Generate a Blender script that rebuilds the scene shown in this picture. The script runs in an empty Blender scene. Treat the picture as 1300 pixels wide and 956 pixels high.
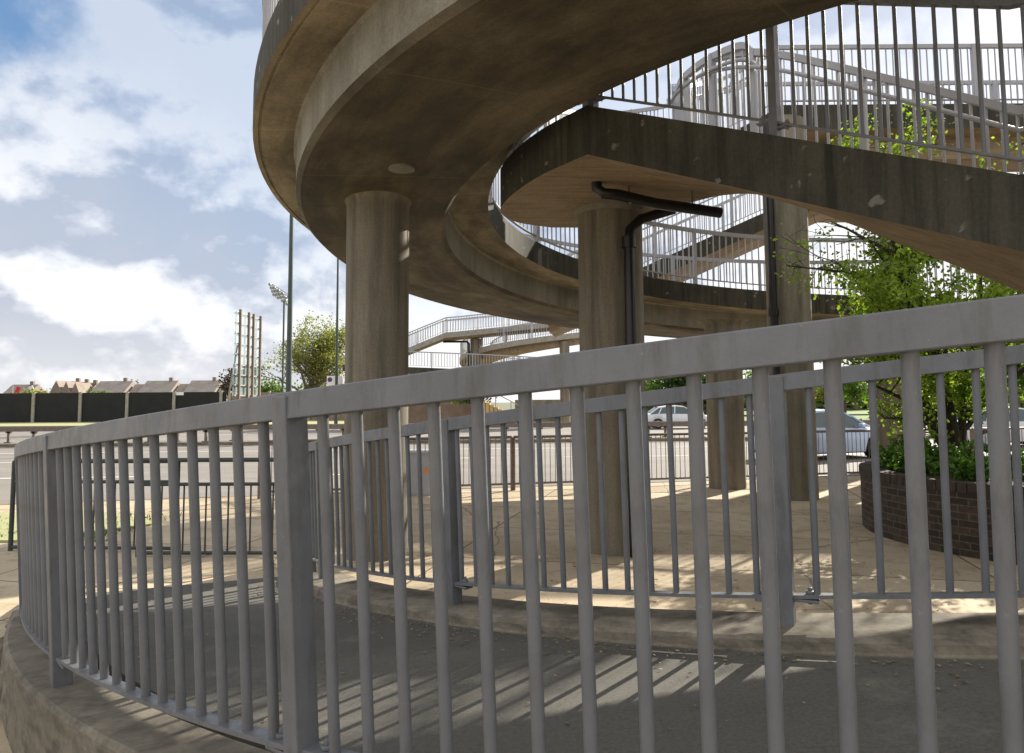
import bpy, bmesh, math, random
from mathutils import Vector, Matrix
R = math.radians
random.seed(7)
sc = bpy.context.scene
COL = sc.collection
CX, CY = 4.6514, 9.7208            # centre of the spiral

# ---------------------------------------------------------------- materials
def new_mat(name):
    m = bpy.data.materials.new(name); m.use_nodes = True
    nt = m.node_tree; b = nt.nodes['Principled BSDF']
    return m, nt, b

def nd(nt, t, **kw):
    n = nt.nodes.new(t)
    for k, v in kw.items(): setattr(n, k, v)
    return n

def noise(nt, vec, scale, detail=5, rough=.55, dist=0.0):
    n = nd(nt, 'ShaderNodeTexNoise'); n.inputs['Scale'].default_value = scale
    n.inputs['Detail'].default_value = detail; n.inputs['Roughness'].default_value = rough
    n.inputs['Distortion'].default_value = dist
    if vec is not None: nt.links.new(vec, n.inputs['Vector'])
    return n.outputs['Fac']

def mapping(nt, scale=(1, 1, 1), loc=(0, 0, 0), out='Object', rot=(0, 0, 0)):
    tc = nd(nt, 'ShaderNodeTexCoord'); mp = nd(nt, 'ShaderNodeMapping')
    mp.inputs['Scale'].default_value = scale; mp.inputs['Location'].default_value = loc
    mp.inputs['Rotation'].default_value = rot
    nt.links.new(tc.outputs[out], mp.inputs['Vector'])
    return mp.outputs['Vector']

def ramp(nt, fac, stops):
    r = nd(nt, 'ShaderNodeValToRGB'); e = r.color_ramp.elements
    while len(e) < len(stops): e.new(.5)
    for i, (p, c) in enumerate(stops):
        e[i].position = p
        e[i].color = (c[0], c[1], c[2], 1) if not isinstance(c, (int, float)) else (c, c, c, 1)
    nt.links.new(fac, r.inputs['Fac']); return r.outputs['Color']

def mixc(nt, a, b, fac, mode='MIX'):
    m = nd(nt, 'ShaderNodeMix', data_type='RGBA', blend_type=mode)
    for s, v in ((m.inputs[6], a), (m.inputs[7], b), (m.inputs[0], fac)):
        if isinstance(v, (int, float)): s.default_value = v
        elif isinstance(v, tuple): s.default_value = (v[0], v[1], v[2], 1)
        else: nt.links.new(v, s)
    return m.outputs[2]

def bump(nt, b, h, strength=.3, dist=.01):
    n = nd(nt, 'ShaderNodeBump'); n.inputs['Strength'].default_value = strength
    n.inputs['Distance'].default_value = dist
    nt.links.new(h, n.inputs['Height']); nt.links.new(n.outputs['Normal'], b.inputs['Normal'])

def concrete(name, c1, c2, stain=(.05, .045, .03), stain_amt=.5, streak=(1.2, 1.2, .25), rough=.9, spots=None, fine=40, board=None, polar=False):
    m, nt, b = new_mat(name)
    v = mapping(nt)
    base = ramp(nt, noise(nt, v, .9, 8, .6, .4), [(.3, c1), (.7, c2)])
    vs = mapping(nt, streak)
    st = ramp(nt, noise(nt, vs, 2.2, 7, .65, .3), [(.42, 0), (.72, 1)])
    mm = nd(nt, 'ShaderNodeMath', operation='MULTIPLY'); nt.links.new(st, mm.inputs[0]); mm.inputs[1].default_value = stain_amt
    col = mixc(nt, base, stain, mm.outputs[0])
    f = noise(nt, v, fine, 4, .7)
    col = mixc(nt, col, ramp(nt, f, [(.3, .72), (.7, 1.18)]), .8, 'MULTIPLY')
    if polar:
        tc = nd(nt, 'ShaderNodeTexCoord'); sx = nd(nt, 'ShaderNodeSeparateXYZ'); nt.links.new(tc.outputs['Object'], sx.inputs[0])
        def mt(op, a, b_=None):
            q = nd(nt, 'ShaderNodeMath', operation=op)
            for i, v_ in enumerate((a, b_)):
                if v_ is None: continue
                if isinstance(v_, (int, float)): q.inputs[i].default_value = v_
                else: nt.links.new(v_, q.inputs[i])
            return q.outputs[0]
        th = mt('ARCTAN2', sx.outputs[1], sx.outputs[0])
        rr = mt('SQRT', mt('ADD', mt('POWER', sx.outputs[0], 2.0), mt('POWER', sx.outputs[1], 2.0)))
        cb = nd(nt, 'ShaderNodeCombineXYZ'); nt.links.new(mt('MULTIPLY', rr, 3.2), cb.inputs[0]); nt.links.new(mt('MULTIPLY', th, 4.5), cb.inputs[1]); nt.links.new(mt('MULTIPLY', sx.outputs[2], 2.0), cb.inputs[2])
        ln = noise(nt, cb.outputs[0], 1.3, 6, .65, .3)
        col = mixc(nt, col, ramp(nt, ln, [(.36, .68), (.62, 1.2)]), .8, 'MULTIPLY')
        cb2 = nd(nt, 'ShaderNodeCombineXYZ'); nt.links.new(mt('MULTIPLY', rr, 1.1), cb2.inputs[0]); nt.links.new(mt('MULTIPLY', th, 2.2), cb2.inputs[1])
        dk = noise(nt, cb2.outputs[0], 1.6, 5, .6, .6)
        col = mixc(nt, col, ramp(nt, dk, [(.38, .5), (.6, 1.15)]), .8, 'MULTIPLY')
        jt = mt('ABSOLUTE', mt('SUBTRACT', mt('FRACT', mt('ADD', mt('MULTIPLY', th, 3.1), mt('MULTIPLY', mt('SUBTRACT', rr, 6.0), .12))), .5))
        col = mixc(nt, col, tuple(min(1, x * 1.9) for x in c1), ramp(nt, jt, [(.0, .55), (.006, 0)]))
    if board:
        w = noise(nt, mapping(nt, board, rot=(0, 0, R(-45))), 3.0, 5, .65, .6)
        col = mixc(nt, col, ramp(nt, w, [(.35, .72), (.65, 1.18)]), .8, 'MULTIPLY')
    if spots:
        vo = nd(nt, 'ShaderNodeTexVoronoi'); vo.inputs['Scale'].default_value = spots[0]
        dv = nd(nt, 'ShaderNodeVectorMath', operation='MULTIPLY_ADD'); nz = nd(nt, 'ShaderNodeTexNoise'); nz.inputs['Scale'].default_value = 14; nz.inputs['Detail'].default_value = 4; nt.links.new(v, nz.inputs['Vector']); nt.links.new(nz.outputs['Color'], dv.inputs[0]); dv.inputs[1].default_value = (.13, .13, .13); nt.links.new(mapping(nt, (1, 1, 1.2), (3.1, 1.7, .4)), dv.inputs[2]); nt.links.new(dv.outputs[0], vo.inputs['Vector'])
        sp = ramp(nt, vo.outputs['Distance'], [(spots[1], 1), (spots[1] + .06, 0)])
        s2 = mixc(nt, (0, 0, 0), sp, ramp(nt, noise(nt, v, 7, 3, .6), [(.42, 0), (.55, .8)]))
        sep = nd(nt, 'ShaderNodeSeparateColor'); nt.links.new(s2, sep.inputs[0])
        col = mixc(nt, col, spots[2], sep.outputs[0])
    nt.links.new(col, b.inputs['Base Color'])
    b.inputs['Roughness'].default_value = rough
    bump(nt, b, f, .35, .006)
    return m

def paint(name, c, rough=.45, var=.12, scale=6, metal=0, dirt=None, spec=.5):
    m, nt, b = new_mat(name)
    v = mapping(nt)
    f = noise(nt, v, scale, 6, .6)
    lo = tuple(x * (1 - var) for x in c); hi = tuple(min(1, x * (1 + var)) for x in c)
    col = ramp(nt, f, [(.3, lo), (.7, hi)])
    if dirt:
        col = mixc(nt, col, dirt, ramp(nt, noise(nt, v, scale * 4, 6, .75), [(.6, 0), (.74, .7)]))
    nt.links.new(col, b.inputs['Base Color'])
    b.inputs['Roughness'].default_value = rough; b.inputs['Metallic'].default_value = metal
    b.inputs['Specular IOR Level'].default_value = spec
    bump(nt, b, noise(nt, v, 60, 3, .6), .12, .002)
    return m

def railpaint():
    m, nt, b = new_mat('grey railing paint')
    v = mapping(nt)
    col = ramp(nt, noise(nt, v, 5, 6, .6), [(.3, (.130, .137, .150)), (.7, (.170, .177, .192))])
    col = mixc(nt, col, (.085, .082, .076), ramp(nt, noise(nt, mapping(nt, (6, 6, 1.2)), 3.0, 7, .7), [(.50, 0), (.72, .75)]))     # grime
    col = mixc(nt, col, (.24, .24, .235), ramp(nt, noise(nt, v, 34, 5, .75), [(.665, 0), (.69, .55)]))    # older paint coat showing
    col = mixc(nt, col, (.16, .060, .022), ramp(nt, noise(nt, v, 23, 6, .8), [(.725, 0), (.745, .9)]))     # rust flecks
    nt.links.new(col, b.inputs['Base Color'])
    nt.links.new(ramp(nt, noise(nt, v, 12, 5, .7), [(.3, .34), (.7, .6)]), b.inputs['Roughness'])
    h1 = nd(nt, 'ShaderNodeMath', operation='ADD'); nt.links.new(noise(nt, mapping(nt, (9, 9, 9)), 6, 4, .6), h1.inputs[0]); nt.links.new(noise(nt, v, 22, 5, .7), h1.inputs[1])
    bump(nt, b, h1.outputs[0], .35, .003)
    return m
M = {}
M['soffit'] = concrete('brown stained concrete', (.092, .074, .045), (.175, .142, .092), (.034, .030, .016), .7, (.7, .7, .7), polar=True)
M['landing_soffit'] = concrete('board marked brown concrete', (.28, .21, .13), (.38, .29, .19), (.13, .095, .055), .6, (.8, .8, .8), board=(.35, 5, 5))
M['beamside'] = concrete('pale grey concrete', (.21, .20, .165), (.32, .30, .25), (.08, .07, .05), .6, (1.5, 1.5, .3))
M['fascia'] = concrete('algae dark concrete', (.034, .032, .023), (.088, .082, .060), (.014, .013, .009), .9, (5, 5, .35), spots=(4.6, .135, (.20, .195, .17)))
M['column'] = concrete('brown column concrete', (.175, .152, .112), (.27, .24, .185), (.074, .064, .047), .85, (3, 3, .18), fine=55)
M['kerb'] = concrete('rough kerb concrete', (.15, .128, .095), (.27, .235, .18), (.045, .038, .028), .85, (2, 2, 7), fine=24)
M['rail'] = railpaint()
M['railfar'] = paint('pale grey railing paint', (.36, .36, .385), .5, .08, 3)
M['dark_rail'] = paint('weathered brown grey steel', (.16, .125, .105), .6, .25, 8)
M['guard_dark'] = paint('dark green guardrail paint', (.035, .045, .043), .6, .2, 8)
M['pipe'] = paint('black pipe', (.008, .008, .009), .35, .2, 6)
M['steel'] = paint('bare steel', (.42, .42, .42), .35, .15, 20, .8)
M['black_fence'] = paint('black fence cloth', (.010, .010, .011), .8, .4, 1)
M['sign_post'] = paint('rusty brown sign posts', (.16, .12, .095), .7, .2, 4)
M['post_conc'] = paint('concrete post', (.30, .28, .24), .9, .2, 4)
M['brown_fence'] = paint('brown boards', (.22, .16, .12), .8, .25, 1.5)
M['white'] = paint('white paint', (.75, .75, .73), .5, .08, 5)
M['tyre'] = paint('tyre', (.012, .012, .012), .8, .2, 8)
M['rim'] = paint('rim', (.35, .36, .38), .3, .1, 8, .7)
M['car_white'] = paint('white car paint', (.68, .70, .74), .22, .03, 1)
M['car_silver'] = paint('pale blue silver car paint', (.50, .62, .84), .22, .03, 1, .1)
M['lampglass'] = paint('lamp lens', (.6, .6, .62), .15, .1, 4)
M['lampred'] = paint('rear lens', (.35, .02, .015), .2, .1, 4)
M['orange'] = paint('orange label', (.80, .26, .02), .6, .1, 5)
M['pole'] = paint('dark green pole paint', (.035, .055, .05), .4, .2, 3)
M['pole_grey'] = paint('galvanised pole', (.30, .31, .31), .45, .1, 3)
M['roof'] = paint('brown roof tiles', (.25, .20, .17), .9, .2, .8)  # house roofs and brick are paled: distance haze put into their colours
M['roof2'] = paint('grey brown roof tiles', (.27, .235, .205), .9, .2, .8)
M['brickwall'] = paint('house brick', (.22, .165, .135), .9, .2, .8)
M['render'] = paint('white house render', (.62, .60, .56), .8, .06, .5)
M['window'] = paint('window glass', (.03, .04, .05), .1, .3, .4)
M['purple'] = paint('purple sign dot', (.10, .03, .16), .5, .1, 5)
M['soil'] = paint('planter soil', (.045, .032, .02), .95, .4, 5)
M['red'] = paint('red plastic', (.5, .03, .02), .5, .1, 5)
M['step'] = concrete('worn yellow stair edge', (.45, .30, .10), (.6, .42, .18), stain_amt=.3)

def glassmat():
    m, nt, b = new_mat('car glass')
    b.inputs['Base Color'].default_value = (.02, .05, .055, 1); b.inputs['Roughness'].default_value = .05
    b.inputs['Specular IOR Level'].default_value = .9
    return m
M['glass'] = glassmat()
def tealmat():
    m, nt, b = new_mat('translucent teal sheet')
    b.inputs['Base Color'].default_value = (.55, .72, .72, 1); b.inputs['Roughness'].default_value = .4
    b.inputs['Alpha'].default_value = .2
    return m
M['teal'] = tealmat()

def paving():
    m, nt, b = new_mat('warm concrete paving')
    v = mapping(nt)
    base = ramp(nt, noise(nt, v, .7, 8, .62, .5), [(.3, (.46, .365, .24)), (.7, (.62, .505, .35))])
    br = nd(nt, 'ShaderNodeTexBrick'); br.inputs['Scale'].default_value = 1.0
    br.inputs['Brick Width'].default_value = 2.6; br.inputs['Row Height'].default_value = 1.9
    br.inputs['Mortar Size'].default_value = .012; br.inputs['Mortar Smooth'].default_value = .2; br.offset = .0
    br.inputs['Color1'].default_value = (1, 1, 1, 1); br.inputs['Color2'].default_value = (.80, .79, .78, 1); br.inputs['Mortar'].default_value = (.22, .20, .17, 1)
    nt.links.new(mapping(nt, rot=(0, 0, R(14))), br.inputs['Vector'])
    col = mixc(nt, base, br.outputs['Color'], 1.0, 'MULTIPLY')
    col = mixc(nt, col, (.14, .11, .08), ramp(nt, noise(nt, v, 2.3, 8, .72), [(.50, 0), (.74, .7)]))
    col = mixc(nt, col, (.10, .085, .065), ramp(nt, noise(nt, v, 6.5, 6, .7), [(.64, 0), (.70, .5)]))
    f = noise(nt, v, 38, 4, .7)
    col = mixc(nt, col, ramp(nt, f, [(.3, .8), (.7, 1.12)]), .8, 'MULTIPLY')
    vo = nd(nt, 'ShaderNodeTexVoronoi', feature='DISTANCE_TO_EDGE'); vo.inputs['Scale'].default_value = .33
    wv = nd(nt, 'ShaderNodeMix', data_type='VECTOR')
    nn = nd(nt, 'ShaderNodeTexNoise'); nn.inputs['Scale'].default_value = 2.2; nt.links.new(v, nn.inputs['Vector'])
    wv.inputs[0].default_value = .12; nt.links.new(v, wv.inputs[4]); nt.links.new(nn.outputs['Color'], wv.inputs[5])
    nt.links.new(wv.outputs[1], vo.inputs['Vector'])
    col = mixc(nt, col, (.10, .08, .06), ramp(nt, vo.outputs['Distance'], [(0, .8), (.0035, 0)]))
    nt.links.new(col, b.inputs['Base Color']); b.inputs['Roughness'].default_value = .9
    bump(nt, b, f, .3, .004)
    return m
M['paving'] = paving()

def asphalt(name, c1, c2, patch=.5):
    m, nt, b = new_mat(name)
    v = mapping(nt)
    col = ramp(nt, noise(nt, mapping(nt, (.25, 1, 1)), .8, 8, .6, .3), [(.3, c1), (.7, c2)])
    f = noise(nt, v, 65, 3, .85)
    col = mixc(nt, col, ramp(nt, f, [(.3, .65), (.7, 1.35)]), .8, 'MULTIPLY')
    s = ramp(nt, noise(nt, v, 1.7, 8, .75), [(.58, 0), (.7, patch)])
    col = mixc(nt, col, tuple(x * 1.7 for x in c2), s)
    nt.links.new(col, b.inputs['Base Color']); b.inputs['Roughness'].default_value = .85
    bump(nt, b, f, .5, .004)
    return m
M['tarmac'] = asphalt('dark ramp tarmac', (.062, .059, .050), (.118, .110, .092), .5)
M['road'] = asphalt('worn road asphalt', (.165, .148, .130), (.225, .203, .180), .3)

def grassmat(name, a, bcol, scale=2):
    m, nt, b = new_mat(name)
    v = mapping(nt)
    col = ramp(nt, noise(nt, v, scale, 8, .7), [(.3, a), (.7, bcol)])
    nt.links.new(col, b.inputs['Base Color']); b.inputs['Roughness'].default_value = .95
    return m
M['grass'] = grassmat('grass field', (.075, .13, .018), (.14, .21, .035), .6)
M['verge'] = grassmat('dry verge', (.30, .27, .16), (.34, .38, .15), 3)
M['land'] = grassmat('far land', (.09, .10, .05), (.16, .16, .09), .05)
M['grassblade'] = grassmat('grass blades', (.07, .14, .02), (.14, .24, .04), 4)

def leafmat(name, a, b2, trans=.5, scale=3):
    m, nt, b = new_mat(name)
    col = ramp(nt, noise(nt, mapping(nt), scale, 3, .7), [(.3, a), (.7, b2)])
    gi = nd(nt, 'ShaderNodeNewGeometry')
    col = mixc(nt, col, ramp(nt, gi.outputs['Random Per Island'], [(0, (.45, .5, .5)), (.5, (.9, .9, .9)), (1, (1.35, 1.25, 1.1))]), .9, 'MULTIPLY')
    nt.links.new(col, b.inputs['Base Color']); b.inputs['Roughness'].default_value = .55
    b.inputs['Specular IOR Level'].default_value = .3
    t = nd(nt, 'ShaderNodeBsdfTranslucent')
    nt.links.new(mixc(nt, col, (1.0, 1.15, .5), .9, 'MULTIPLY'), t.inputs['Color'])
    mx = nd(nt, 'ShaderNodeMixShader'); mx.inputs[0].default_value = trans
    nt.links.new(b.outputs[0], mx.inputs[1]); nt.links.new(t.outputs[0], mx.inputs[2])
    nt.links.new(mx.outputs[0], nt.nodes['Material Output'].inputs['Surface'])
    return m
M['leaf'] = leafmat('spring leaves', (.17, .28, .03), (.38, .48, .08))
M['leafshrub'] = leafmat('shrub leaves', (.06, .15, .02), (.15, .27, .04), .4)
M['leafyellow'] = leafmat('sparse yellow green leaves', (.24, .25, .06), (.36, .36, .12), .4, .4)
M['leafdark'] = leafmat('dark green leaves', (.03, .06, .018), (.07, .12, .03), .3, .5)
M['leafgreen'] = leafmat('mid green leaves', (.10, .18, .03), (.19, .28, .05), .4, .4)
M['leafred'] = leafmat('dark bronze leaves', (.07, .045, .03), (.12, .08, .05), .3, .8)
M['leafbare'] = leafmat('bare twigs', (.20, .16, .09), (.28, .23, .13), .2, .4)
M['bark'] = paint('dark bark', (.05, .038, .028), .95, .35, 6)
M['bark_grey'] = paint('grey bark', (.13, .105, .075), .95, .3, 2)

def brickmat():
    m, nt, b = new_mat('dark brown brick')
    tc = nd(nt, 'ShaderNodeTexCoord')
    br = nd(nt, 'ShaderNodeTexBrick'); br.inputs['Scale'].default_value = 1.0
    br.inputs['Brick Width'].default_value = .225; br.inputs['Row Height'].default_value = .075
    br.inputs['Mortar Size'].default_value = .006; br.inputs['Mortar Smooth'].default_value = .3; br.inputs['Bias'].default_value = -.2
    br.inputs['Color1'].default_value = (.036, .026, .019, 1); br.inputs['Color2'].default_value = (.085, .060, .043, 1); br.inputs['Mortar'].default_value = (.12, .10, .068, 1)
    nt.links.new(tc.outputs['UV'], br.inputs['Vector'])
    f = noise(nt, mapping(nt), 18, 5, .7)
    col = mixc(nt, br.outputs['Color'], ramp(nt, f, [(.3, .6), (.7, 1.35)]), .9, 'MULTIPLY')
    nt.links.new(col, b.inputs['Base Color']); b.inputs['Roughness'].default_value = .85
    bump(nt, b, br.outputs['Fac'], -.5, .006)
    return m
M['brick'] = brickmat()

# ---------------------------------------------------------------- geometry helpers
class MB:
    def __init__(s): s.v = []; s.f = []; s.m = []; s.uv = []
    def add(s, vs, fs, mi=0):
        o = len(s.v); s.v += [tuple(p) for p in vs]
        for f in fs: s.f.append(tuple(i + o for i in f)); s.m.append(mi)
    def box(s, c, d, rz=0, mi=0, ax=None):
        hx, hy, hz = d[0] / 2, d[1] / 2, d[2] / 2
        mt = ax if ax is not None else Matrix.Rotation(rz, 3, 'Z')
        c = Vector(c)
        vs = [c + mt @ Vector((x * hx, y * hy, z * hz)) for z in (-1, 1) for y in (-1, 1) for x in (-1, 1)]
        s.add(vs, [(0, 2, 3, 1), (4, 5, 7, 6), (0, 1, 5, 4), (2, 6, 7, 3), (0, 4, 6, 2), (1, 3, 7, 5)], mi)
    def tube(s, pts, rad, n=8, cap=True, mi=0):
        pts = [Vector(p) for p in pts]
        if isinstance(rad, (int, float)): rad = [rad] * len(pts)
        rings = []
        t0 = (pts[1] - pts[0]).normalized()
        u = t0.cross(Vector((0, 0, 1)))
        if u.length < .05: u = Vector((1, 0, 0))
        u.normalize(); vs = []
        for i, p in enumerate(pts):
            if i == 0: t = t0
            elif i == len(pts) - 1: t = (pts[i] - pts[i - 1]).normalized()
            else: t = ((pts[i] - pts[i - 1]).normalized() + (pts[i + 1] - pts[i]).normalized()).normalized()
            u = (u - t * u.dot(t)).normalized(); w = t.cross(u)
            for k in range(n):
                a = 2 * math.pi * k / n
                vs.append(p + (u * math.cos(a) + w * math.sin(a)) * rad[i])
        fs = []
        for i in range(len(pts) - 1):
            for k in range(n):
                fs.append((i * n + k, i * n + (k + 1) % n, (i + 1) * n + (k + 1) % n, (i + 1) * n + k))
        if cap:
            fs.append(tuple(range(n - 1, -1, -1))); L = (len(pts) - 1) * n
            fs.append(tuple(L + k for k in range(n)))
        s.add(vs, fs, mi)
    def sweep(s, pts, prof, mi=0, close=True):
        """profile (side, up) swept along pts; up stays vertical"""
        pts = [Vector(p) for p in pts]; n = len(prof); vs = []
        for i, p in enumerate(pts):
            a = pts[max(i - 1, 0)]; b = pts[min(i + 1, len(pts) - 1)]
            t = (b - a); t.z = 0; t.normalize(); sd = Vector((t.y, -t.x, 0))
            for (x, z) in prof: vs.append(p + sd * x + Vector((0, 0, z)))
        fs = []
        for i in range(len(pts) - 1):
            for k in range(n):
                fs.append((i * n + k, (i + 1) * n + k, (i + 1) * n + (k + 1) % n, i * n + (k + 1) % n))
        if close:
            fs.append(tuple(range(n))); L = (len(pts) - 1) * n
            fs.append(tuple(L + k for k in range(n - 1, -1, -1)))
        s.add(vs, fs, mi)
    def poly(s, pts, z0, z1, mi=0, mi_side=None, mi_bot=None):
        n = len(pts)
        a = sum(pts[i][0] * pts[(i + 1) % n][1] - pts[(i + 1) % n][0] * pts[i][1] for i in range(n))
        if a < 0: pts = pts[::-1]
        vs = [(x, y, z0) for x, y in pts] + [(x, y, z1) for x, y in pts]
        s.add(vs, [tuple(range(2 * n - 1, n - 1, -1))[::-1]], mi)
        s.add(vs, [tuple(range(n - 1, -1, -1))], mi if mi_bot is None else mi_bot)
        s.add(vs, [(i, (i + 1) % n, n + (i + 1) % n, n + i) for i in range(n)], mi if mi_side is None else mi_side)
    def build(s, name, mats, parent=None, smooth=False, uv=None, bevel=0):
        off = parent.location.copy() if parent else Vector((0, 0, 0))
        if parent is not None and parent.parent is not None: off = parent.location + parent.parent.location
        me = bpy.data.meshes.new(name)
        me.from_pydata([(x - off.x, y - off.y, z - off.z) for x, y, z in s.v], [], s.f)
        if not isinstance(mats, (list, tuple)): mats = [mats]
        for m in mats: me.materials.append(m)
        me.polygons.foreach_set('material_index', s.m)
        if smooth:
            me.polygons.foreach_set('use_smooth', [True] * len(s.f))
            try: me.set_sharp_from_angle(angle=R(38))
            except Exception: pass
        if uv:
            l = me.uv_layers.new(name='UVMap')
            for i, lp in enumerate(me.loops): l.data[i].uv = uv[lp.vertex_index]
        if len(s.f) < 12000 and name not in ('crown', 'foliage', 'hedgerow', 'grass') and not uv:
            bm_ = bmesh.new(); bm_.from_mesh(me); bmesh.ops.recalc_face_normals(bm_, faces=bm_.faces)
            if len(bm_.faces) and all(abs(v.co.z - bm_.verts[:][0].co.z) < 1e-6 for v in bm_.verts) and bm_.faces[:][0].normal.z < 0:
                bmesh.ops.reverse_faces(bm_, faces=bm_.faces)
            bm_.to_mesh(me); bm_.free()
        me.update()
        o = bpy.data.objects.new(name, me); COL.objects.link(o)
        if parent: o.parent = parent
        if bevel:
            md = o.modifiers.new('bevel', 'BEVEL'); md.width = bevel; md.segments = 2; md.limit_method = 'ANGLE'; md.angle_limit = R(40)
        return o

def tag(o, label=None, cat=None, group=None, kind=None):
    if label: o['label'] = label
    if cat: o['category'] = cat
    if group: o['group'] = group
    if kind: o['kind'] = kind
    return o
def thing(name, loc, label, cat, group=None):
    o = bpy.data.objects.new(name, None); COL.objects.link(o); o.location = loc; o.empty_display_size = .2
    return tag(o, label, cat, group)
def inst(src, parent, loc, rot=None, name=None):
    c = src.copy(); COL.objects.link(c); c.parent = parent; c.location = loc
    if rot is not None: c.rotation_mode = 'QUATERNION'; c.rotation_quaternion = rot
    return c
def pol(r, deg, z=0.0): a = R(deg); return Vector((CX + r * math.cos(a), CY + r * math.sin(a), z))
def frange(a, b, n): return [a + (b - a) * i / (n - 1) for i in range(n)]
def smooth01(t): t = min(1, max(0, t)); return t * t * (3 - 2 * t)

# ---------------------------------------------------------------- the spiral: heights and radii by unwrapped angle
def zb(f):  x = R(f - 194.4); return 3.865 + .4586 * x - .0075 * x * x          # beam underside (upper turns)
def za(f):  x = R(f - 247); return 1.827 + .775 * x + .0265 * x * x             # railing top (ground turn), f in 200..300
DF, TF = .466, .393
def zs(f):                                                                       # walking surface, f unwrapped -157 .. 450
    if f >= 60: return zb(f) + DF + TF - .12
    if f <= -60: return za(f + 360) - 1.24
    z1, z0 = zb(60) + DF + TF - .12, za(300) - 1.24
    t = (f + 60) / 120.; s1 = .4586 * R(120); s0 = .83 * R(120)
    return (2*t**3-3*t*t+1)*z0 + (t**3-2*t*t+t)*s0 + (-2*t**3+3*t*t)*z1 + (t**3-t*t)*s1
def rin(f): return 4.958 + (7.132 - .2 - 4.958) * (1 - smooth01((f + 60) / 120.))
def rout(f): return 7.662 + (9.205 + .2 - 7.662) * (1 - smooth01((f + 60) / 120.))

# ---------------------------------------------------------------- railings
PROF_TOP = [(-.0275, -.077), (.0275, -.077), (.030, -.0745), (.030, -.0035), (.0265, 0), (-.0265, 0), (-.030, -.0035), (-.030, -.0745)]
PROF_BOT = [(-.027, 0), (.027, 0), (.027, .016), (-.027, .016)]
def resample(pts, step, off=0.0):
    pts = [Vector(p) for p in pts]; out = []; d = off; acc = 0.0
    for a, b in zip(pts, pts[1:]):
        L = (b - a).length
        while d <= acc + L + 1e-9:
            t = (d - acc) / L; out.append((a.lerp(b, t), (b - a).normalized(), d)); d += step
        acc += L
    return out, acc
def make_railing(label, base, postd, off=0.0, step=.132, h=1.14, cat='railing', single=True, mat=None, brad=.0170, loc=None, group=None, handrail=False, hside=1, seg=8, name='railing', gap=.12, lean=0.0):
    """base: polyline along the foot (kerb top); postd: distances of posts"""
    mat = mat or M['rail']
    base = [Vector(p) for p in base]
    t = thing(name, loc or base[len(base) // 2], label, cat, group)
    def outw(p):
        o_ = Vector((p.x - CX, p.y - CY, 0)).normalized(); return o_ * lean
    base0 = base
    up = [p + Vector((0, 0, h)) + outw(p) * h * .5 for p in base]
    a = MB(); a.sweep(up, PROF_TOP); a.build('top_rail', mat, t, smooth=True)
    a = MB(); a.sweep([p + Vector((0, 0, gap)) - outw(p) * (h * .5 - gap) for p in base], PROF_BOT); a.build('bottom_rail', mat, t)
    bars, L = resample(base, step, off)
    tpl = None; mbb = MB()
    hb = h - gap - .07
    for p, tn, d in bars:
        if any(abs(d - q) < .065 for q in postd): continue
        n = Vector((0, 0, 1)) + outw(p)
        k = h - .075 - gap - .01
        p0 = p + Vector((0, 0, gap + .012)) - outw(p) * (h * .5 - gap); p1 = p0 + n * k
        if single:
            if tpl is None:
                m_ = MB(); m_.tube([(0, 0, 0), (0, 0, k)], brad, 12, False)
                me = m_.build('baluster', mat, None, smooth=True); tpl = me; tpl.parent = t
                o = tpl
                o.location = p0 - t.location
            else: o = inst(tpl, t, p0 - t.location)
            o.rotation_mode = 'QUATERNION'; o.rotation_quaternion = Vector((0, 0, 1)).rotation_difference(n.normalized())
        else: mbb.tube([p0, p1], brad, seg, False)
    if not single and mbb.v: mbb.build('baluster_row', mat, t, smooth=True)
    # posts
    for q in postd:
        ps, _ = resample(base, 1e9, max(q, 1e-4))
        if not ps: continue
        p, tn, d = ps[0]
        n = (Vector((0, 0, 1)) + outw(p)).normalized(); p = p - outw(p) * h * .5
        tx = Vector((tn.x, tn.y, 0)).normalized(); rad = n.cross(tx).normalized() * -1
        ax = Matrix((tx, rad, n)).transposed()
        m_ = MB(); hh = h - .004
        m_.box(p + n * (h - .004 - .03) / 2 , (.062, .080, h - .004 + .03), ax=ax)
        if single:   # base bracket with bolts
            for s in (-1, 1):
                m_.box(p + tn * s * .085 + Vector((0, 0, gap - .010)), (.11, .060, .014), ax=ax)
                m_.tube([p + tn * s * .10 + Vector((0, 0, gap - .03)), p + tn * s * .10 + Vector((0, 0, gap + .045))], .011, 6)
                m_.tube([p + tn * s * .10 + Vector((0, 0, gap + .016)), p + tn * s * .10 + Vector((0, 0, gap + .03))], .020, 6)
        m_.build('post', mat, t, bevel=.004 if single else 0)
    if handrail:
        sd = []
        for i, p in enumerate(base):
            a_ = base[max(i - 1, 0)]; b_ = base[min(i + 1, len(base) - 1)]
            tt = (b_ - a_); tt.z = 0; tt.normalize(); sd.append(p + Vector((tt.y, -tt.x, 0)) * (.09 * hside) + Vector((0, 0, h - .22)))
        m_ = MB(); m_.tube(sd, .021, 8)
        for p in sd[::max(1, len(sd) // 4)]: m_.tube([p, p + Vector((0, 0, -.05))], .008, 6)
        m_.build('handrail', mat, t, smooth=True)
    return t

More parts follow.
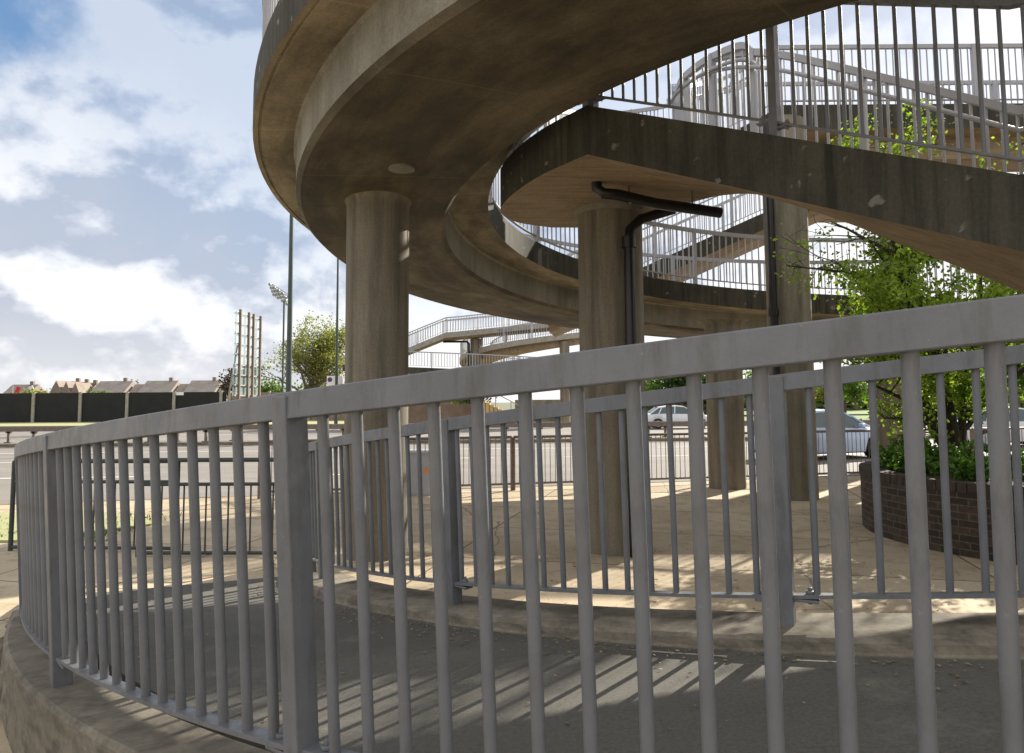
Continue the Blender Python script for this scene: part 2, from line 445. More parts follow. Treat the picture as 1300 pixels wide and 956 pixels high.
# ---------------------------------------------------------------- SETTING: ground
def sheet(name, pts, z, mat, zlow=None):
    m = MB()
    if zlow is None: m.add([(x, y, z) for x, y in pts], [tuple(range(len(pts)))])
    else: m.poly(pts, zlow, z)
    o = m.build(name, mat); tag(o, kind='structure'); return o
g = sheet('ground', [(-1500, -600), (1500, -600), (1500, 2500), (-1500, 2500)], -.16, M['land'])
def kerbY(x): return 14.35 + .235 * x
kx = frange(-60, 40, 41)
def ky(x): return kerbY(max(-22, min(x, 20)))
plaza_edge = [(x, ky(x)) for x in kx]
sheet('plaza', [(-60, -25), (40, -25)] + plaza_edge[::-1], 0.0, M['paving'], -.3)
road_pts = [(x, ky(x) + .12) for x in kx] + [(400, 20), (400, 50.5), (-400, 50.5), (-400, ky(-60))]
sheet('road', [(-400, ky(-60) + .12)] + [(x, ky(x) + .12) for x in kx] + [(400, ky(40) + .12), (400, 50.9), (-400, 50.9)], -.12, M['road'])
m = MB(); m.sweep([(x, ky(x) + .06, 0) for x in kx], [(-.065, -.3), (.065, -.3), (.065, .006), (-.065, .006)])
tag(m.build('kerb', M['kerb']), kind='structure')
sheet('far_pavement', [(-400, 51), (400, 51), (400, 57), (-400, 57)], 0.02, M['paving'], -.3)
sheet('verge', [(-400, 57), (9, 57), (9, 69), (-400, 69)], .05, M['verge'], -.3)
sheet('field', [(9, 57), (500, 57), (500, 600), (9, 600)], .06, M['grass'], -.3)
# central reservation
m = MB(); m.sweep([(-300, 20.2 - .5, 0), (0, 33.0, 0), (300, 46.5 - .5, 0)][1:2] + [(300, 46.5, 0)], [(-.1, -.1), (.1, -.1), (.1, .1), (-.1, .1)])
def resY(x): return 32.95 + .045 * max(-60, min(60, x))
xs_ = frange(-200, 200, 41)
m = MB(); m.sweep([(x, resY(x), 0) for x in xs_], [(-.75, -.3), (.75, -.3), (.75, .005), (-.75, .005)])
tag(m.build('central_reservation', M['kerb']), kind='structure')
# lane lines
for li, (y0, L, gp, w) in enumerate([(-9.4, 4.0, 2.2, .13), (-4.9, 9.0, 1.5, .15), (-14.4, 3.5, 4.0, .15), (5.5, 4.0, 5.0, .13), (10.5, 4.0, 5, .13)]):
    m = MB(); x = -110
    while x < 110:
        def P(x, dy): return (x, resY(x) + y0 + dy, -.114)
        if y0 > -14 or x < -4:
            m.add([P(x, -w / 2), P(x + L, -w / 2), P(x + L, w / 2), P(x, w / 2)], [(0, 1, 2, 3)])
        x += L + gp
    tag(m.build('lane_marking', M['white']), kind='structure')
# tarmac line along the ramp's lower end and a light edging
m = MB()
e = [pol(r, 201.6 - .9 * math.sin((r - 7) * 1.3) * .4, .006) for r in frange(7.0, 9.3, 24)]
for i in range(23):
    w = .06 + .03 * random.random()
    a, b = e[i], e[i + 1]; tdir = Vector((-math.sin(R(203.6)), math.cos(R(203.6)), 0))
    m.add([a, b, b + tdir * w, a + tdir * w], [(0, 1, 2, 3)])
tag(m.build('ramp_end_edging', M['white']), kind='structure')

# grass patch
m = MB(); m.poly([(-16, 9.35), (-5.75, 8.98), (-4.85, 10.2), (-5.2, 10.6), (-6.6, 11.5), (-16, 9.9)], .0, .03)
tag(m.build('grass_verge', M['verge']), kind='structure')
m = MB()
for i in range(5200):
    x = random.uniform(-12, -4.9); y = random.uniform(8.95, 11.2)
    if y > 9.0 + (x + 12) * .31 + .35 or (random.random() > .95 - abs(y - 9.3) * .35): continue
    a = random.random() * 6.28; h = random.uniform(.025, .075); w = .012
    m.add([(x - w * math.cos(a), y - w * math.sin(a), .0), (x + w * math.cos(a), y + w * math.sin(a), .0), (x + random.uniform(-.03, .03), y + random.uniform(-.03, .03), h)], [(0, 1, 2)])
o = m.build('grass', M['grassblade']); tag(o, 'tufts of green grass on the dry verge at the far left', 'grass', kind='stuff')

# ---------------------------------------------------------------- spiral ramp
def raydir0(px, py):
    xs = (px - 650) / 937.65; ys = (433.5 - py) / 937.65; ro, pt = R(.393), R(4.683)
    a, b = xs * math.cos(ro) + ys * math.sin(ro), -xs * math.sin(ro) + ys * math.cos(ro)
    return Vector((a, math.cos(pt) - b * math.sin(pt), math.sin(pt) + b * math.cos(pt))).normalized()
ramp_t = thing('spiral_ramp', (CX, CY, 0), 'stained brown concrete spiral footbridge ramp curling overhead round the planter', 'footbridge ramp')
def ring(sec, phis, mats, name, parent, smooth=True, ends=True):
    """sec(f)-> list of (r,z); edge k from point k to k+1 uses material mats[k]"""
    m = MB(); n = len(sec(phis[0])); vs = []
    for f in phis:
        for r, z in sec(f): vs.append(pol(r, f, z))
    o = 0; mlist = []
    for mm in mats:
        if mm not in mlist: mlist.append(mm)
    m.v = [tuple(p) for p in vs]
    for i in range(len(phis) - 1):
        for k in range(n):
            m.f.append((i * n + k, i * n + (k + 1) % n, (i + 1) * n + (k + 1) % n, (i + 1) * n + k)); m.m.append(mlist.index(mats[k]))
    if ends:
        m.f.append(tuple(range(n - 1, -1, -1))); m.m.append(0)
        L = (len(phis) - 1) * n; m.f.append(tuple(L + k for k in range(n))); m.m.append(0)
    return m.build(name, [M[x] for x in mlist], parent, smooth=smooth)
def sec_upper(f):
    s = zs(f); kt = s + .12; fb = kt - TF; b = fb - DF; ri, ro = rin(f), rout(f); d = .02
    bi, bo = ri + .552, ro - .432
    return [(ri, fb), (ri, kt - .02), (ri + .02, kt), (ri + .2, kt), (ri + .2, s), (ro - .2, s), (ro - .2, kt), (ro - .02, kt), (ro, kt - .02), (ro, fb),
            (ro - .05, fb), (ro - .055, fb + .015), (ro - .075, fb + .015), (ro - .08, fb), (bo + .03, fb), (bo, fb - .03), (bo, b + .05), (bo - .05, b), (bi + .05, b), (bi, b + .05), (bi, fb - .03), (bi - .03, fb)]
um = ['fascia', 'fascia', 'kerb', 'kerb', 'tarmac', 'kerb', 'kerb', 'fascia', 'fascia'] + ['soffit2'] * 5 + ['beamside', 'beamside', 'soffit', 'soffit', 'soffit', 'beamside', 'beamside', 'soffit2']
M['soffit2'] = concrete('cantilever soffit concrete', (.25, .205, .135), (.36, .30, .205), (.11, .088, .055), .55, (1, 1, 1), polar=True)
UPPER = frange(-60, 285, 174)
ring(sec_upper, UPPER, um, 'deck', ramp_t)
ring(lambda f: [(rin(f) + .21, zs(f) + .004), (rin(f) + .21, zs(f) - .02), (rout(f) - .21, zs(f) - .02), (rout(f) - .21, zs(f) + .004)], UPPER, ['tarmac'] * 4, 'walkway', ramp_t)
def straight(secpts, mats, name, L):
    a = R(285); tn = Vector((-math.sin(a), math.cos(a), 0)); m = MB(); n = len(secpts); mlist = []
    for mm in mats:
        if mm not in mlist: mlist.append(mm)
    for d_ in (0.0, L):
        for r, z in secpts: m.v.append(tuple(pol(r, 285, z + .07 * d_) + tn * d_))
    for k in range(n): m.f.append((k, (k + 1) % n, n + (k + 1) % n, n + k)); m.m.append(mlist.index(mats[k]))
    m.f.append(tuple(range(2 * n - 1, n - 1, -1))[::-1]); m.m.append(0)
    m.build(name, [M[x] for x in mlist], ramp_t)
straight(sec_upper(285), um, 'straight_deck', 20.)
def sec_ground(f):
    s = zs(f); kt = s + .10; ri, ro = 7.132, 9.39
    # low, solid plinth
    return [(ri - .25, -.2), (ri - .25, kt - .01), (ri - .235, kt), (ri + .17, kt), (ri + .19, kt - .015), (ri + .195, kt - .05), (ri + .215, kt - .055), (ri + .22, s - .03), (ro - .36, s - .03), (ro - .36, kt), (ro - .13, kt), (ro - .11, kt - .02), (ro - .085, -.2)]
LOW = frange(-158.6, -60, 100)
ring(sec_ground, LOW, ['kerb'] * 13, 'kerb_plinth', ramp_t)
ring(lambda f: [(7.34, max(zs(f) + .04, .003)), (7.34, -.2), (8.86, -.2), (8.86, max(zs(f) + .04, .003))], LOW, ['tarmac'] * 4, 'ground_walkway', ramp_t)
# grout drip marks on the soffit (round hatch)
def disc(name, c, r, z, mat, parent):
    m = MB(); n = 28
    m.tube([(c[0], c[1], z - .012), (c[0], c[1], z + .01)], r, n); return m.build(name, mat, parent, smooth=True)
# rough broken kerb end, bottom left
m = MB()
for i in range(9):
    f = 204.5 + i * 1.9; p = pol(9.20 + .05 * math.sin(i * 2.1), f, 0); s = .15 + .06 * math.sin(i * 3.3)
    n1, n2 = 8, 5; vs = []
    for a in range(n2):
        ph = -math.pi / 2 + math.pi * a / (n2 - 1)
        for b in range(n1):
            th = 2 * math.pi * b / n1; q = 1 + random.uniform(-.18, .18)
            vs.append((p.x + s * .8 * q * math.cos(ph) * math.cos(th), p.y + s * .8 * q * math.cos(ph) * math.sin(th), .03 + (.10 + i * .012) * q * math.sin(ph)))
    fs = [(a * n1 + b, a * n1 + (b + 1) % n1, (a + 1) * n1 + (b + 1) % n1, (a + 1) * n1 + b) for a in range(n2 - 1) for b in range(n1)]
    m.add(vs, fs)
o = m.build('broken_footing', M['kerb'], ramp_t, smooth=True)

# round hatch ring and fine casting joints on the underside of the near beam
hr = raydir0(510, 214); kk = (zb(214) - 1.635) / hr.z; hp = Vector((0, 0, 1.635)) + hr * kk
for _ in range(6):
    kk = (zb(math.degrees(math.atan2(hp.y - CY, hp.x - CX)) % 360) - 1.635) / hr.z; hp = Vector((0, 0, 1.635)) + hr * kk
m = MB(); m.tube([(hp.x, hp.y, hp.z - .012), (hp.x, hp.y, hp.z + .06)], [.13, .145], 32); m.build('hatch_cover', M['beamside'], ramp_t, smooth=True)
m = MB(); rnd = random.Random(3)
for i in range(800):
    f = rnd.uniform(205, 262); r = 7.37 + abs(rnd.gauss(0, .16)) if rnd.random() < .75 else rnd.uniform(7.4, 9.0)
    p = pol(r, f, za(f) - 1.20 + .005); w = rnd.uniform(.005, .016); a = rnd.random() * 6.3
    m.add([p + Vector((math.cos(a + b) * w * q, math.sin(a + b) * w * q, rnd.uniform(0, .008))) for b, q in ((0, 1), (1.6, .6), (3.1, 1), (4.7, .5))], [(0, 1, 2, 3)])
for i in range(1600):
    x, y = rnd.uniform(-4, 6), rnd.uniform(5.5, 13); w = rnd.uniform(.006, .022); a = rnd.random() * 6.3
    if math.hypot(x - CX, y - CY) > 6.8: continue
    m.add([Vector((x, y, .004)) + Vector((math.cos(a + b) * w * q, math.sin(a + b) * w * q, rnd.uniform(0, .01))) for b, q in ((0, 1), (1.6, .6), (3.1, 1), (4.7, .5))], [(0, 1, 2, 3)])
tag(m.build('litter', M['leafbare']), 'fallen leaf scraps and grit along the kerb and over the paving', 'litter', kind='stuff')
# railings of the ramp
def arc(r, f0, f1, n, zf): return [pol(r if not callable(r) else r(f), f, zf(f)) for f in frange(f0, f1, n)]
def arcd(r, f0, f): return abs(R(f - f0)) * r * 1.0035
kz = lambda f: za(f) - 1.14
ob = arc(9.205, 205.3, 276, 120, kz)
make_railing('grey tubular railing nearest the camera, on the outer kerb of the low ramp', ob, [arcd(9.205, 205.3, q) for q in (210.9, 222.95, 235.0, 247.05, 259.1, 271.1)], off=arcd(9.205, 205.3, 235.0) % .132 , step=.1322, single=True, brad=.0164, lean=.065)
ib = arc(7.132, 204.2, 276, 120, kz)
make_railing('grey tubular railing on the inner kerb of the low ramp, beyond the nearest one', ib, [arcd(7.132, 204.2, q) for q in (204.5, 208.7, 225.12, 241.53, 257.9, 274.2)], off=(arcd(7.132, 204.2, 241.53)) % .1315, step=.1315, single=True, brad=.0155, lean=.045)
kt_u = lambda f: zs(f) + .12
for (f0, f1, side, lab) in ((-60, 285, 'in', 'pale grey railing along the inner edge of the overhead spiral'), (-60, 285, 'out', 'pale grey railing along the outer edge of the overhead spiral')):
    rr = (lambda f: rin(f) + .09) if side == 'in' else (lambda f: rout(f) - .09)
    pts = arc(rr, f0, f1, 400, kt_u)
    L = sum((b - a).length for a, b in zip(pts, pts[1:]))
    make_railing(lab, pts, [i * 2.03 + .4 for i in range(int(L / 2.03))], single=False, mat=M['railfar'], brad=.013, seg=6)
# ---------------------------------------------------------------- columns
def column(name, x, y, r, z1, label, flare=0.0, collar=False, mat='column'):
    t = thing(name, (x, y, 0), label, 'column', 'concrete columns under the footbridge')
    m = MB()
    pts = [(x, y, -.1), (x, y, .02)] + [(x, y, z) for z in frange(.05, z1 - .14, 8)]; rads = [r] * len(pts)
    if flare:
        for k in range(9):
            q = k / 8.; pts.append((x, y, z1 - .12 + .13 * q)); rads.append(r + flare * (1 - math.sqrt(max(0, 1 - q * q))))
    else: pts.append((x, y, z1)); rads.append(r)
    m.tube(pts, rads, 48); m.build('shaft', M[mat], t, smooth=True)
    if collar:
        m = MB(); m.tube([(x, y, z1 - .09), (x, y, z1 - .002)], r + .035, 48); m.build('collar', M['beamside'], t, smooth=True)
    return t
column('support_column', -1.49, 8.13, .345, zb(196) + .02, 'thick round brown column nearest on the left, carrying the overhead spiral', .09)
column('support_column', 1.13, 8.34, .365, 3.84, 'round brown column with black drainpipe carrying the stair landing', 0, True)
column('support_column', 4.72, 12.5, .36, 6.45, 'tall round column behind the stair, dark pipe down its left side')
column('support_column', 4.03, 14.05, .34, zb(104) + .02, 'slimmer far column under the back of the spiral, left of the tall one', .15)
column('support_column', 10.75, 20.3, .46, 6.45, 'pale column standing behind the leafy tree', 0, mat='beamside')
column('support_column', pol(6.3, 60).x, pol(6.3, 60).y, .34, zb(60) + .02, 'round column under the spiral hidden behind the tree', .15)
for f in (20,):
    p = pol((rin(f if f < 90 else f) + rout(f)) / 2 if f < 90 else 6.3, f); column('support_column', p.x, p.y, .34, (zs(f) - .74) if f < 90 else zb(f) + .02, 'round column under the spiral at %d degrees, out of view on the right' % f if False else {20: 'round column right of the planter under the spiral', 340: 'tall round column at the far right under the upper spiral', 310: 'tall round column at the near right under the upper spiral'}[f], .15)

# ---------------------------------------------------------------- stair landing and flights
def catmull(P, n=8):
    P = [Vector(p) for p in P]; out = []
    for i in range(len(P) - 1):
        a = P[max(i - 1, 0)]; b = P[i]; c = P[i + 1]; d = P[min(i + 2, len(P) - 1)]
        for k in range(n):
            t = k / n
            out.append(.5 * ((2 * b) + (c - a) * t + (2 * a - 5 * b + 4 * c - d) * t * t + (3 * b - a - 3 * c + d) * t ** 3))
    out.append(P[-1]); return out
stair_t = thing('stair', (1.2, 7.9, 3.8), 'concrete stair with dark stained side descending right from a rounded landing', 'stair')
curve = catmull([(.68, 6.4, 0), (.30, 6.98, 0), (.0, 7.7, 0), (-.12, 8.35, 0), (.06, 8.85, 0), (.5, 9.15, 0)], 6)
LZ0, LZ1 = 3.82, 4.27
lp = [(p.x, p.y) for p in curve] + [(.85, 9.17), (1.25, 8.86), (1.58, 8.52), (2.17, 7.8)]
m = MB(); m.poly(lp, LZ0, LZ1, 0, 1, 2)
m.build('landing', [M['kerb'], M['fascia'], M['landing_soffit']], stair_t)
M['fascia_stair'] = M['fascia']
def flight(name, L_, R_, thick, parent, mats, belly=.0, steps=True):
    """L_/R_: matching edge polylines (x,y,ztop). solid with bellied underside"""
    m = MB(); n = len(L_)
    secs = []
    for a, b in zip(L_, R_):
        a, b = Vector(a), Vector(b)
        def at(t, dz): p = a.lerp(b, t); return p + Vector((0, 0, dz))
        secs.append([at(0, 0), at(.06, 0), at(.06, -.14), at(.94, -.14), at(.94, 0), at(1, 0), at(1, -thick), at(.93, -thick - belly * .5), at(.85, -thick - belly), at(.15, -thick - belly), at(.07, -thick - belly * .5), at(0, -thick)])
    k = len(secs[0]); mi = [0, 0, 0, 0, 0, 1, 2, 2, 2, 2, 2, 1]
    m.v = [tuple(p) for s in secs for p in s]
    for i in range(n - 1):
        for j in range(k):
            m.f.append((i * k + j, (i + 1) * k + j, (i + 1) * k + (j + 1) % k, i * k + (j + 1) % k)); m.m.append(mi[j])
    m.f.append(tuple(range(k))); m.m.append(1); m.f.append(tuple((n - 1) * k + j for j in range(k - 1, -1, -1))); m.m.append(1)
    o = m.build(name, mats, parent)
    if steps:
        m = MB()
        for i in range(n - 1):
            a0, b0, a1, b1 = [Vector(q) for q in (L_[i], R_[i], L_[i + 1], R_[i + 1])]
            hi = max(a0.z, a1.z); seg = max(1, int(abs(a0.z - a1.z) / .15 + .5))
            for q in range(seg):
                t0, t1 = q / seg, (q + 1) / seg
                p = [a0.lerp(a1, t0), b0.lerp(b1, t0), b0.lerp(b1, t1), a0.lerp(a1, t1)]
                la = p[0].lerp(p[1], .07), p[0].lerp(p[1], .93), p[3].lerp(p[2], .93), p[3].lerp(p[2], .07)
                zt = min(p[0].z, p[1].z, p[2].z, p[3].z) - .08
                vs = [(v.x, v.y, zt - .1) for v in la] + [(v.x, v.y, zt) for v in la]
                m.add(vs, [(3, 2, 1, 0), (4, 5, 6, 7), (0, 1, 5, 4), (1, 2, 6, 5), (2, 3, 7, 6), (3, 0, 4, 7)])
        m.build('steps', M['kerb'], parent)
    return o
d = Vector((.71, -.704, 0))
A0, B0 = Vector((.68, 6.4, 4.27)), Vector((2.17, 7.8, 4.27))
Ln = [tuple(A0 + d * t + Vector((0, 0, -.425 * t))) for t in frange(0, 3.17, 22)]
Rn = [tuple(B0 + d * t + Vector((0, 0, -.605 * (math.log1p(math.exp((t - .5) * 5)) / 5 - .0158)))) for t in frange(0, 2.78, 22)]
# beyond the frame the flight turns right and reaches the ground inside the loop
Ln += [(3.7, 3.72, 2.85), (4.7, 3.45, 2.6), (5.8, 3.5, 2.05), (6.9, 3.75, 1.3), (7.9, 4.2, .5), (8.4, 4.5, .06)]
Rn += [(4.6, 5.5, 2.85), (5.1, 5.25, 2.6), (5.8, 5.3, 2.05), (6.5, 5.5, 1.3), (7.1, 5.75, .5), (7.4, 6.0, .06)]
Ln = Ln[:21] + [tuple(p) for p in catmull(Ln[21:], 4)]; Rn = Rn[:21] + [tuple(p) for p in catmull(Rn[21:], 4)]
flight('flight', Ln, Rn, .45, stair_t, [M['kerb'], M['fascia'], M['landing_soffit']], 0)
# upper flight, from the landing to the bridge
Rn2 = [(2.0, 8.25, 4.27), (2.1, 9.0, 4.5), (2.3, 10, 4.95), (2.6, 11, 5.4), (3.1, 12, 5.85), (3.9, 12.95, 6.4), (4.9, 13.2, 6.97)]
Ln2 = [(.4, 9.1, 4.27), (.45, 9.8, 4.5), (.6, 10.8, 4.95), (.9, 12, 5.4), (1.7, 13.3, 5.85), (2.9, 14.3, 6.4), (4.7, 14.7, 6.97)]
flight('upper_flight', Ln2, Rn2, .42, stair_t, [M['kerb'], M['fascia'], M['landing_soffit']])
# railings on the stair
def lerp_path(P, off, n=4):
    out = []
    for a, b in zip(P, P[1:]):
        for k in range(n): out.append(Vector(a).lerp(Vector(b), k / n))
    out.append(Vector(P[-1])); return out
def shift(P, Q, t): return [Vector(a).lerp(Vector(b), t) for a, b in zip(P, Q)]
near = lerp_path(shift(Ln, Rn, .035), 0, 1)
make_railing('railing with slim balusters along the near side of the descending stair', near, [.02, 1.84, 3.9, 5.6, 7.2, 9.0], step=.125, single=True, mat=M['rail'], h=1.11, brad=.0125, gap=.10)
far = lerp_path(shift(Ln, Rn, .965), 0, 1)
make_railing('railing with round handrail along the far side of the descending stair', far, [.55, 1.75, 3.2, 4.8, 6.5], step=.125, single=True, mat=M['railfar'], h=1.08, brad=.0125, handrail=True, hside=1, gap=.10)
lr = [Vector((p.x * .985 + .025, p.y * .99 + .08 * .9, 4.27)) for p in curve]
lr = [Vector((.72, 6.47, 4.27))] + [Vector((p.x + .07, p.y, 4.27)) for p in curve[2:-2]] + [Vector((.5, 9.06, 4.27))]
make_railing('railing round the curved left edge of the stair landing', lr, [.03, 1.4, 2.7], step=.125, single=True, mat=M['railfar'], h=1.06, brad=.0125, gap=.10)
cr = catmull([tuple(Vector(Rn[4]).lerp(Vector(Ln[4]), .03)), (2.40, 7.42, 4.27), (2.14, 7.72, 4.27), (1.99, 8.15, 4.27), (2.1, 8.98, 4.50), (2.28, 9.95, 4.95), (2.57, 10.95, 5.4), (3.07, 11.95, 5.85), (3.87, 12.92, 6.4), (4.85, 13.15, 6.97)], 6)
make_railing('railing curving from the landing corner up the inner side of the rising flight', cr, [.5, 1.0, 2.6, 4.2, 5.9, 7.4], step=.125, single=False, mat=M['railfar'], h=1.08, brad=.0125, handrail=True, hside=-1, gap=.10)
cl = lerp_path(shift(Ln2, Rn2, .035), 0)
make_railing('railing up the outer left side of the rising flight', cl, [.1, 1.9, 3.7, 5.5, 7.2], step=.125, single=False, mat=M['railfar'], h=1.08, brad=.0125, gap=.10)
# ---------------------------------------------------------------- upper bridge deck
br_t = thing('footbridge_deck', (9, 14.5, 6.5), 'straight upper footbridge deck behind the stair railings, dark edge over brown underside', 'footbridge deck')
m = MB(); m.poly([(4.85, 13.0), (40, 13.0), (40, 14.75), (4.6, 14.75)], 6.52, 6.97, 0, 1, 2)
m.build('deck', [M['tarmac'], M['fascia'], M['landing_soffit']], br_t)
m = MB(); m.poly([(6, 13.45), (40, 13.45), (40, 14.3), (6, 14.3)], 6.1, 6.53, 0, 0, 0); m.build('beam', M['landing_soffit'], br_t)
make_railing('pale railing on the near edge of the upper footbridge deck', [(x, 13.09, 6.97) for x in frange(4.9, 22, 20)], [i * 2.4 + 1.2 for i in range(7)], step=.125, single=False, mat=M['railfar'], h=1.16, brad=.0125, gap=.10)
make_railing('pale railing on the far edge of the upper footbridge deck', [(x, 14.66, 6.97) for x in frange(4.5, 22, 20)], [i * 2.4 + .6 for i in range(7)], step=.125, single=False, mat=M['railfar'], h=1.16, brad=.0125, gap=.10)
# far stair descending left from the bridge
fs_t = thing('stair', (5, 18, 0), 'wide far stair rising to the right beyond the back of the spiral', 'stair')
La = [(.9, 18.1, 3.92), (2.0, 18.05, 4.39), (3.3, 18.0, 4.95), (6.1, 18.0, 6.2), (8.0, 18.0, 6.97), (12, 18.0, 6.97)]
Lb = [(1.2, 19.9, 3.92), (2.4, 19.9, 4.39), (3.7, 19.9, 4.95), (6.5, 19.9, 6.2), (8.3, 19.9, 6.97), (12, 19.9, 6.97)]
flight('flight', Lb, La, .42, fs_t, [M['kerb'], M['fascia'], M['landing_soffit']], .15)
make_railing('railing on the near side of the wide far stair', lerp_path(shift(La, Lb, .03), 0), [2.1 * i + .8 for i in range(8)], step=.125, single=False, mat=M['railfar'], h=1.16, brad=.013, handrail=True, gap=.1)
make_railing('railing on the far side of the wide far stair', lerp_path(shift(La, Lb, .97), 0), [2.1 * i + .8 for i in range(8)], step=.125, single=False, mat=M['railfar'], h=1.16, brad=.013, gap=.1)

# ---------------------------------------------------------------- drainpipes
def pipe(label, runs, r=.055, collars=(), brackets=()):
    t = thing('drainpipe', runs[0][0], label, 'drainpipe', 'black drainpipes on the columns')
    for i, rn in enumerate(runs):
        m = MB(); m.tube(rn, r, 14); m.build('pipe', M['pipe'], t, smooth=True)
    for c in collars:
        m = MB(); c = Vector(c); m.tube([c + Vector((0, 0, -.06)), c + Vector((0, 0, .06))], r * 1.35, 14); m.build('joint', M['pipe'], t, smooth=True)
    for a, b in brackets:
        m = MB(); m.tube([a, b], .012, 6); m.build('bracket', M['steel'], t)
    return t
vx, vy = 1.28, 7.93
pipe('black drainpipe down the landing column with a long branch under the landing', [
    [(vx, vy, 0.0), (vx, vy, 3.35), (vx + .02, vy, 3.5), (vx + .14, vy + .02, 3.62), (vx + .5, vy - .02, 3.72)],
    [(.86, 7.25, 3.86), (.86, 7.25, 3.76), (.92, 7.22, 3.70), (1.05, 7.22, 3.69), (1.5, 7.5, 3.67), (2.2, 7.62, 3.60)]],
    .056, [(vx, vy, 3.36), (vx, vy, 1.9), (vx, vy, .3)], [((1.2, 7.4, 3.83), (1.2, 7.3, 3.62)), ((1.9, 7.6, 3.83), (1.9, 7.58, 3.58))])
pipe('black drainpipe down the left of the tall column behind the stair', [[(4.38, 12.28, 0), (4.38, 12.28, 6.3)]], .06, [(4.38, 12.28, 3.1), (4.38, 12.28, 5.2)])

# ---------------------------------------------------------------- planter and tree
PX, PY, PR = 6.81, 8.96, 2.4
pl_t = thing('brick_planter', (PX, PY, 0), 'round planter of dark brown brick under the stair, full of shrubs', 'planter')
m = MB(); n = 96; uv = []
def ringv(r, z): return [(PX + r * math.cos(2 * math.pi * k / n), PY + r * math.sin(2 * math.pi * k / n), z) for k in range(n + 1)]
prof = [(PR, -.1), (PR, .66), ]
rows = [ringv(r, z) for r, z in prof]
m.v = rows[0] + rows[1]; uv = [(2 * math.pi * PR * k / n, -.1) for k in range(n + 1)] + [(2 * math.pi * PR * k / n, .66) for k in range(n + 1)]
for k in range(n): m.f.append((k, k + 1, n + 1 + k + 1, n + 1 + k)); m.m.append(0)
m.build('wall', M['brick'], pl_t, smooth=True, uv=uv)
m = MB(); N = 134
for k in range(N):
    a = 2 * math.pi * (k + .5) / N; rr = PR - .10 + random.uniform(-.003, .003)
    m.box((PX + rr * math.cos(a), PY + rr * math.sin(a), .712 + random.uniform(-.003, .003)), (.225, .102, .10), a)
M['coping'] = paint('dark coping brick', (.055, .038, .027), .85, .4, 9)
m.build('coping', M['coping'], pl_t)
m = MB(); m.poly([(PX + (PR - .2) * math.cos(2 * math.pi * k / 48), PY + (PR - .2) * math.sin(2 * math.pi * k / 48)) for k in range(48)], .3, .70); m.build('soil', M['soil'], pl_t)

def leafquad(m, p, s, rnd=random):
    a = Vector((rnd.gauss(0, 1), rnd.gauss(0, 1), rnd.gauss(0, .7))).normalized()
    b = a.cross(Vector((rnd.gauss(0, 1), rnd.gauss(0, 1), rnd.gauss(0, 1)))).normalized()
    p = Vector(p); w = s * .36
    o = len(m.v); c = a.cross(b) * s * .12
    m.v += [tuple(p), tuple(p + a * s * .45 + b * w + c), tuple(p + a * s), tuple(p + a * s * .45 - b * w + c)]
    m.f.append((o, o + 1, o + 2, o + 3)); m.m.append(0)
def branch_tree(root, h, spread, seed, nlimbs, trunk_r, limb_len, levels=3, lean=(0, 0), first=.25, up=.6):
    """returns trunk MB and list of twig points"""
    rnd = random.Random(seed); m = MB(); twigs = []
    def grow(p, dvec, L, r, lev):
        pts = [p]; q = Vector(p); dd = dvec.normalized(); n = 4 if lev else 7
        for i in range(n):
            dd = (dd + Vector((rnd.gauss(0, .16), rnd.gauss(0, .16), rnd.gauss(.03, .12)))).normalized()
            q = q + dd * L / n; pts.append(q.copy())
            if lev >= levels - 1: twigs.append((q.copy(), lev))
        m.tube(pts, [max(.004, r * (1 - .62 * i / n)) for i in range(n + 1)], 8 if lev < 2 else 5, False)
        if lev < levels:
            k = nlimbs if lev == 0 else rnd.randint(3, 5)
            for j in range(k):
                t = first + (1 - first) * (j + rnd.random() * .7) / k if lev == 0 else rnd.uniform(.25, 1)
                i = min(n - 1, int(t * n)); b = pts[i].lerp(pts[i + 1], t * n - i) if i < n else pts[-1]
                a = rnd.random() * 6.283 if lev else 6.283 * j * .38 + rnd.random()
                side = Vector((math.cos(a), math.sin(a), rnd.uniform(.1, up)))
                nd_ = (dd * .35 + side * spread).normalized()
                ll = L * rnd.uniform(.45, .72) if lev else limb_len * rnd.uniform(.7, 1.1) * (1.15 - .5 * t)
                grow(b, nd_, ll, r * .45 * (1.1 - .5 * t), lev + 1)
        else: twigs.append((q.copy(), lev + 1))
    grow(Vector(root), Vector((lean[0], lean[1], 1)), h, trunk_r, 0)
    return m, twigs
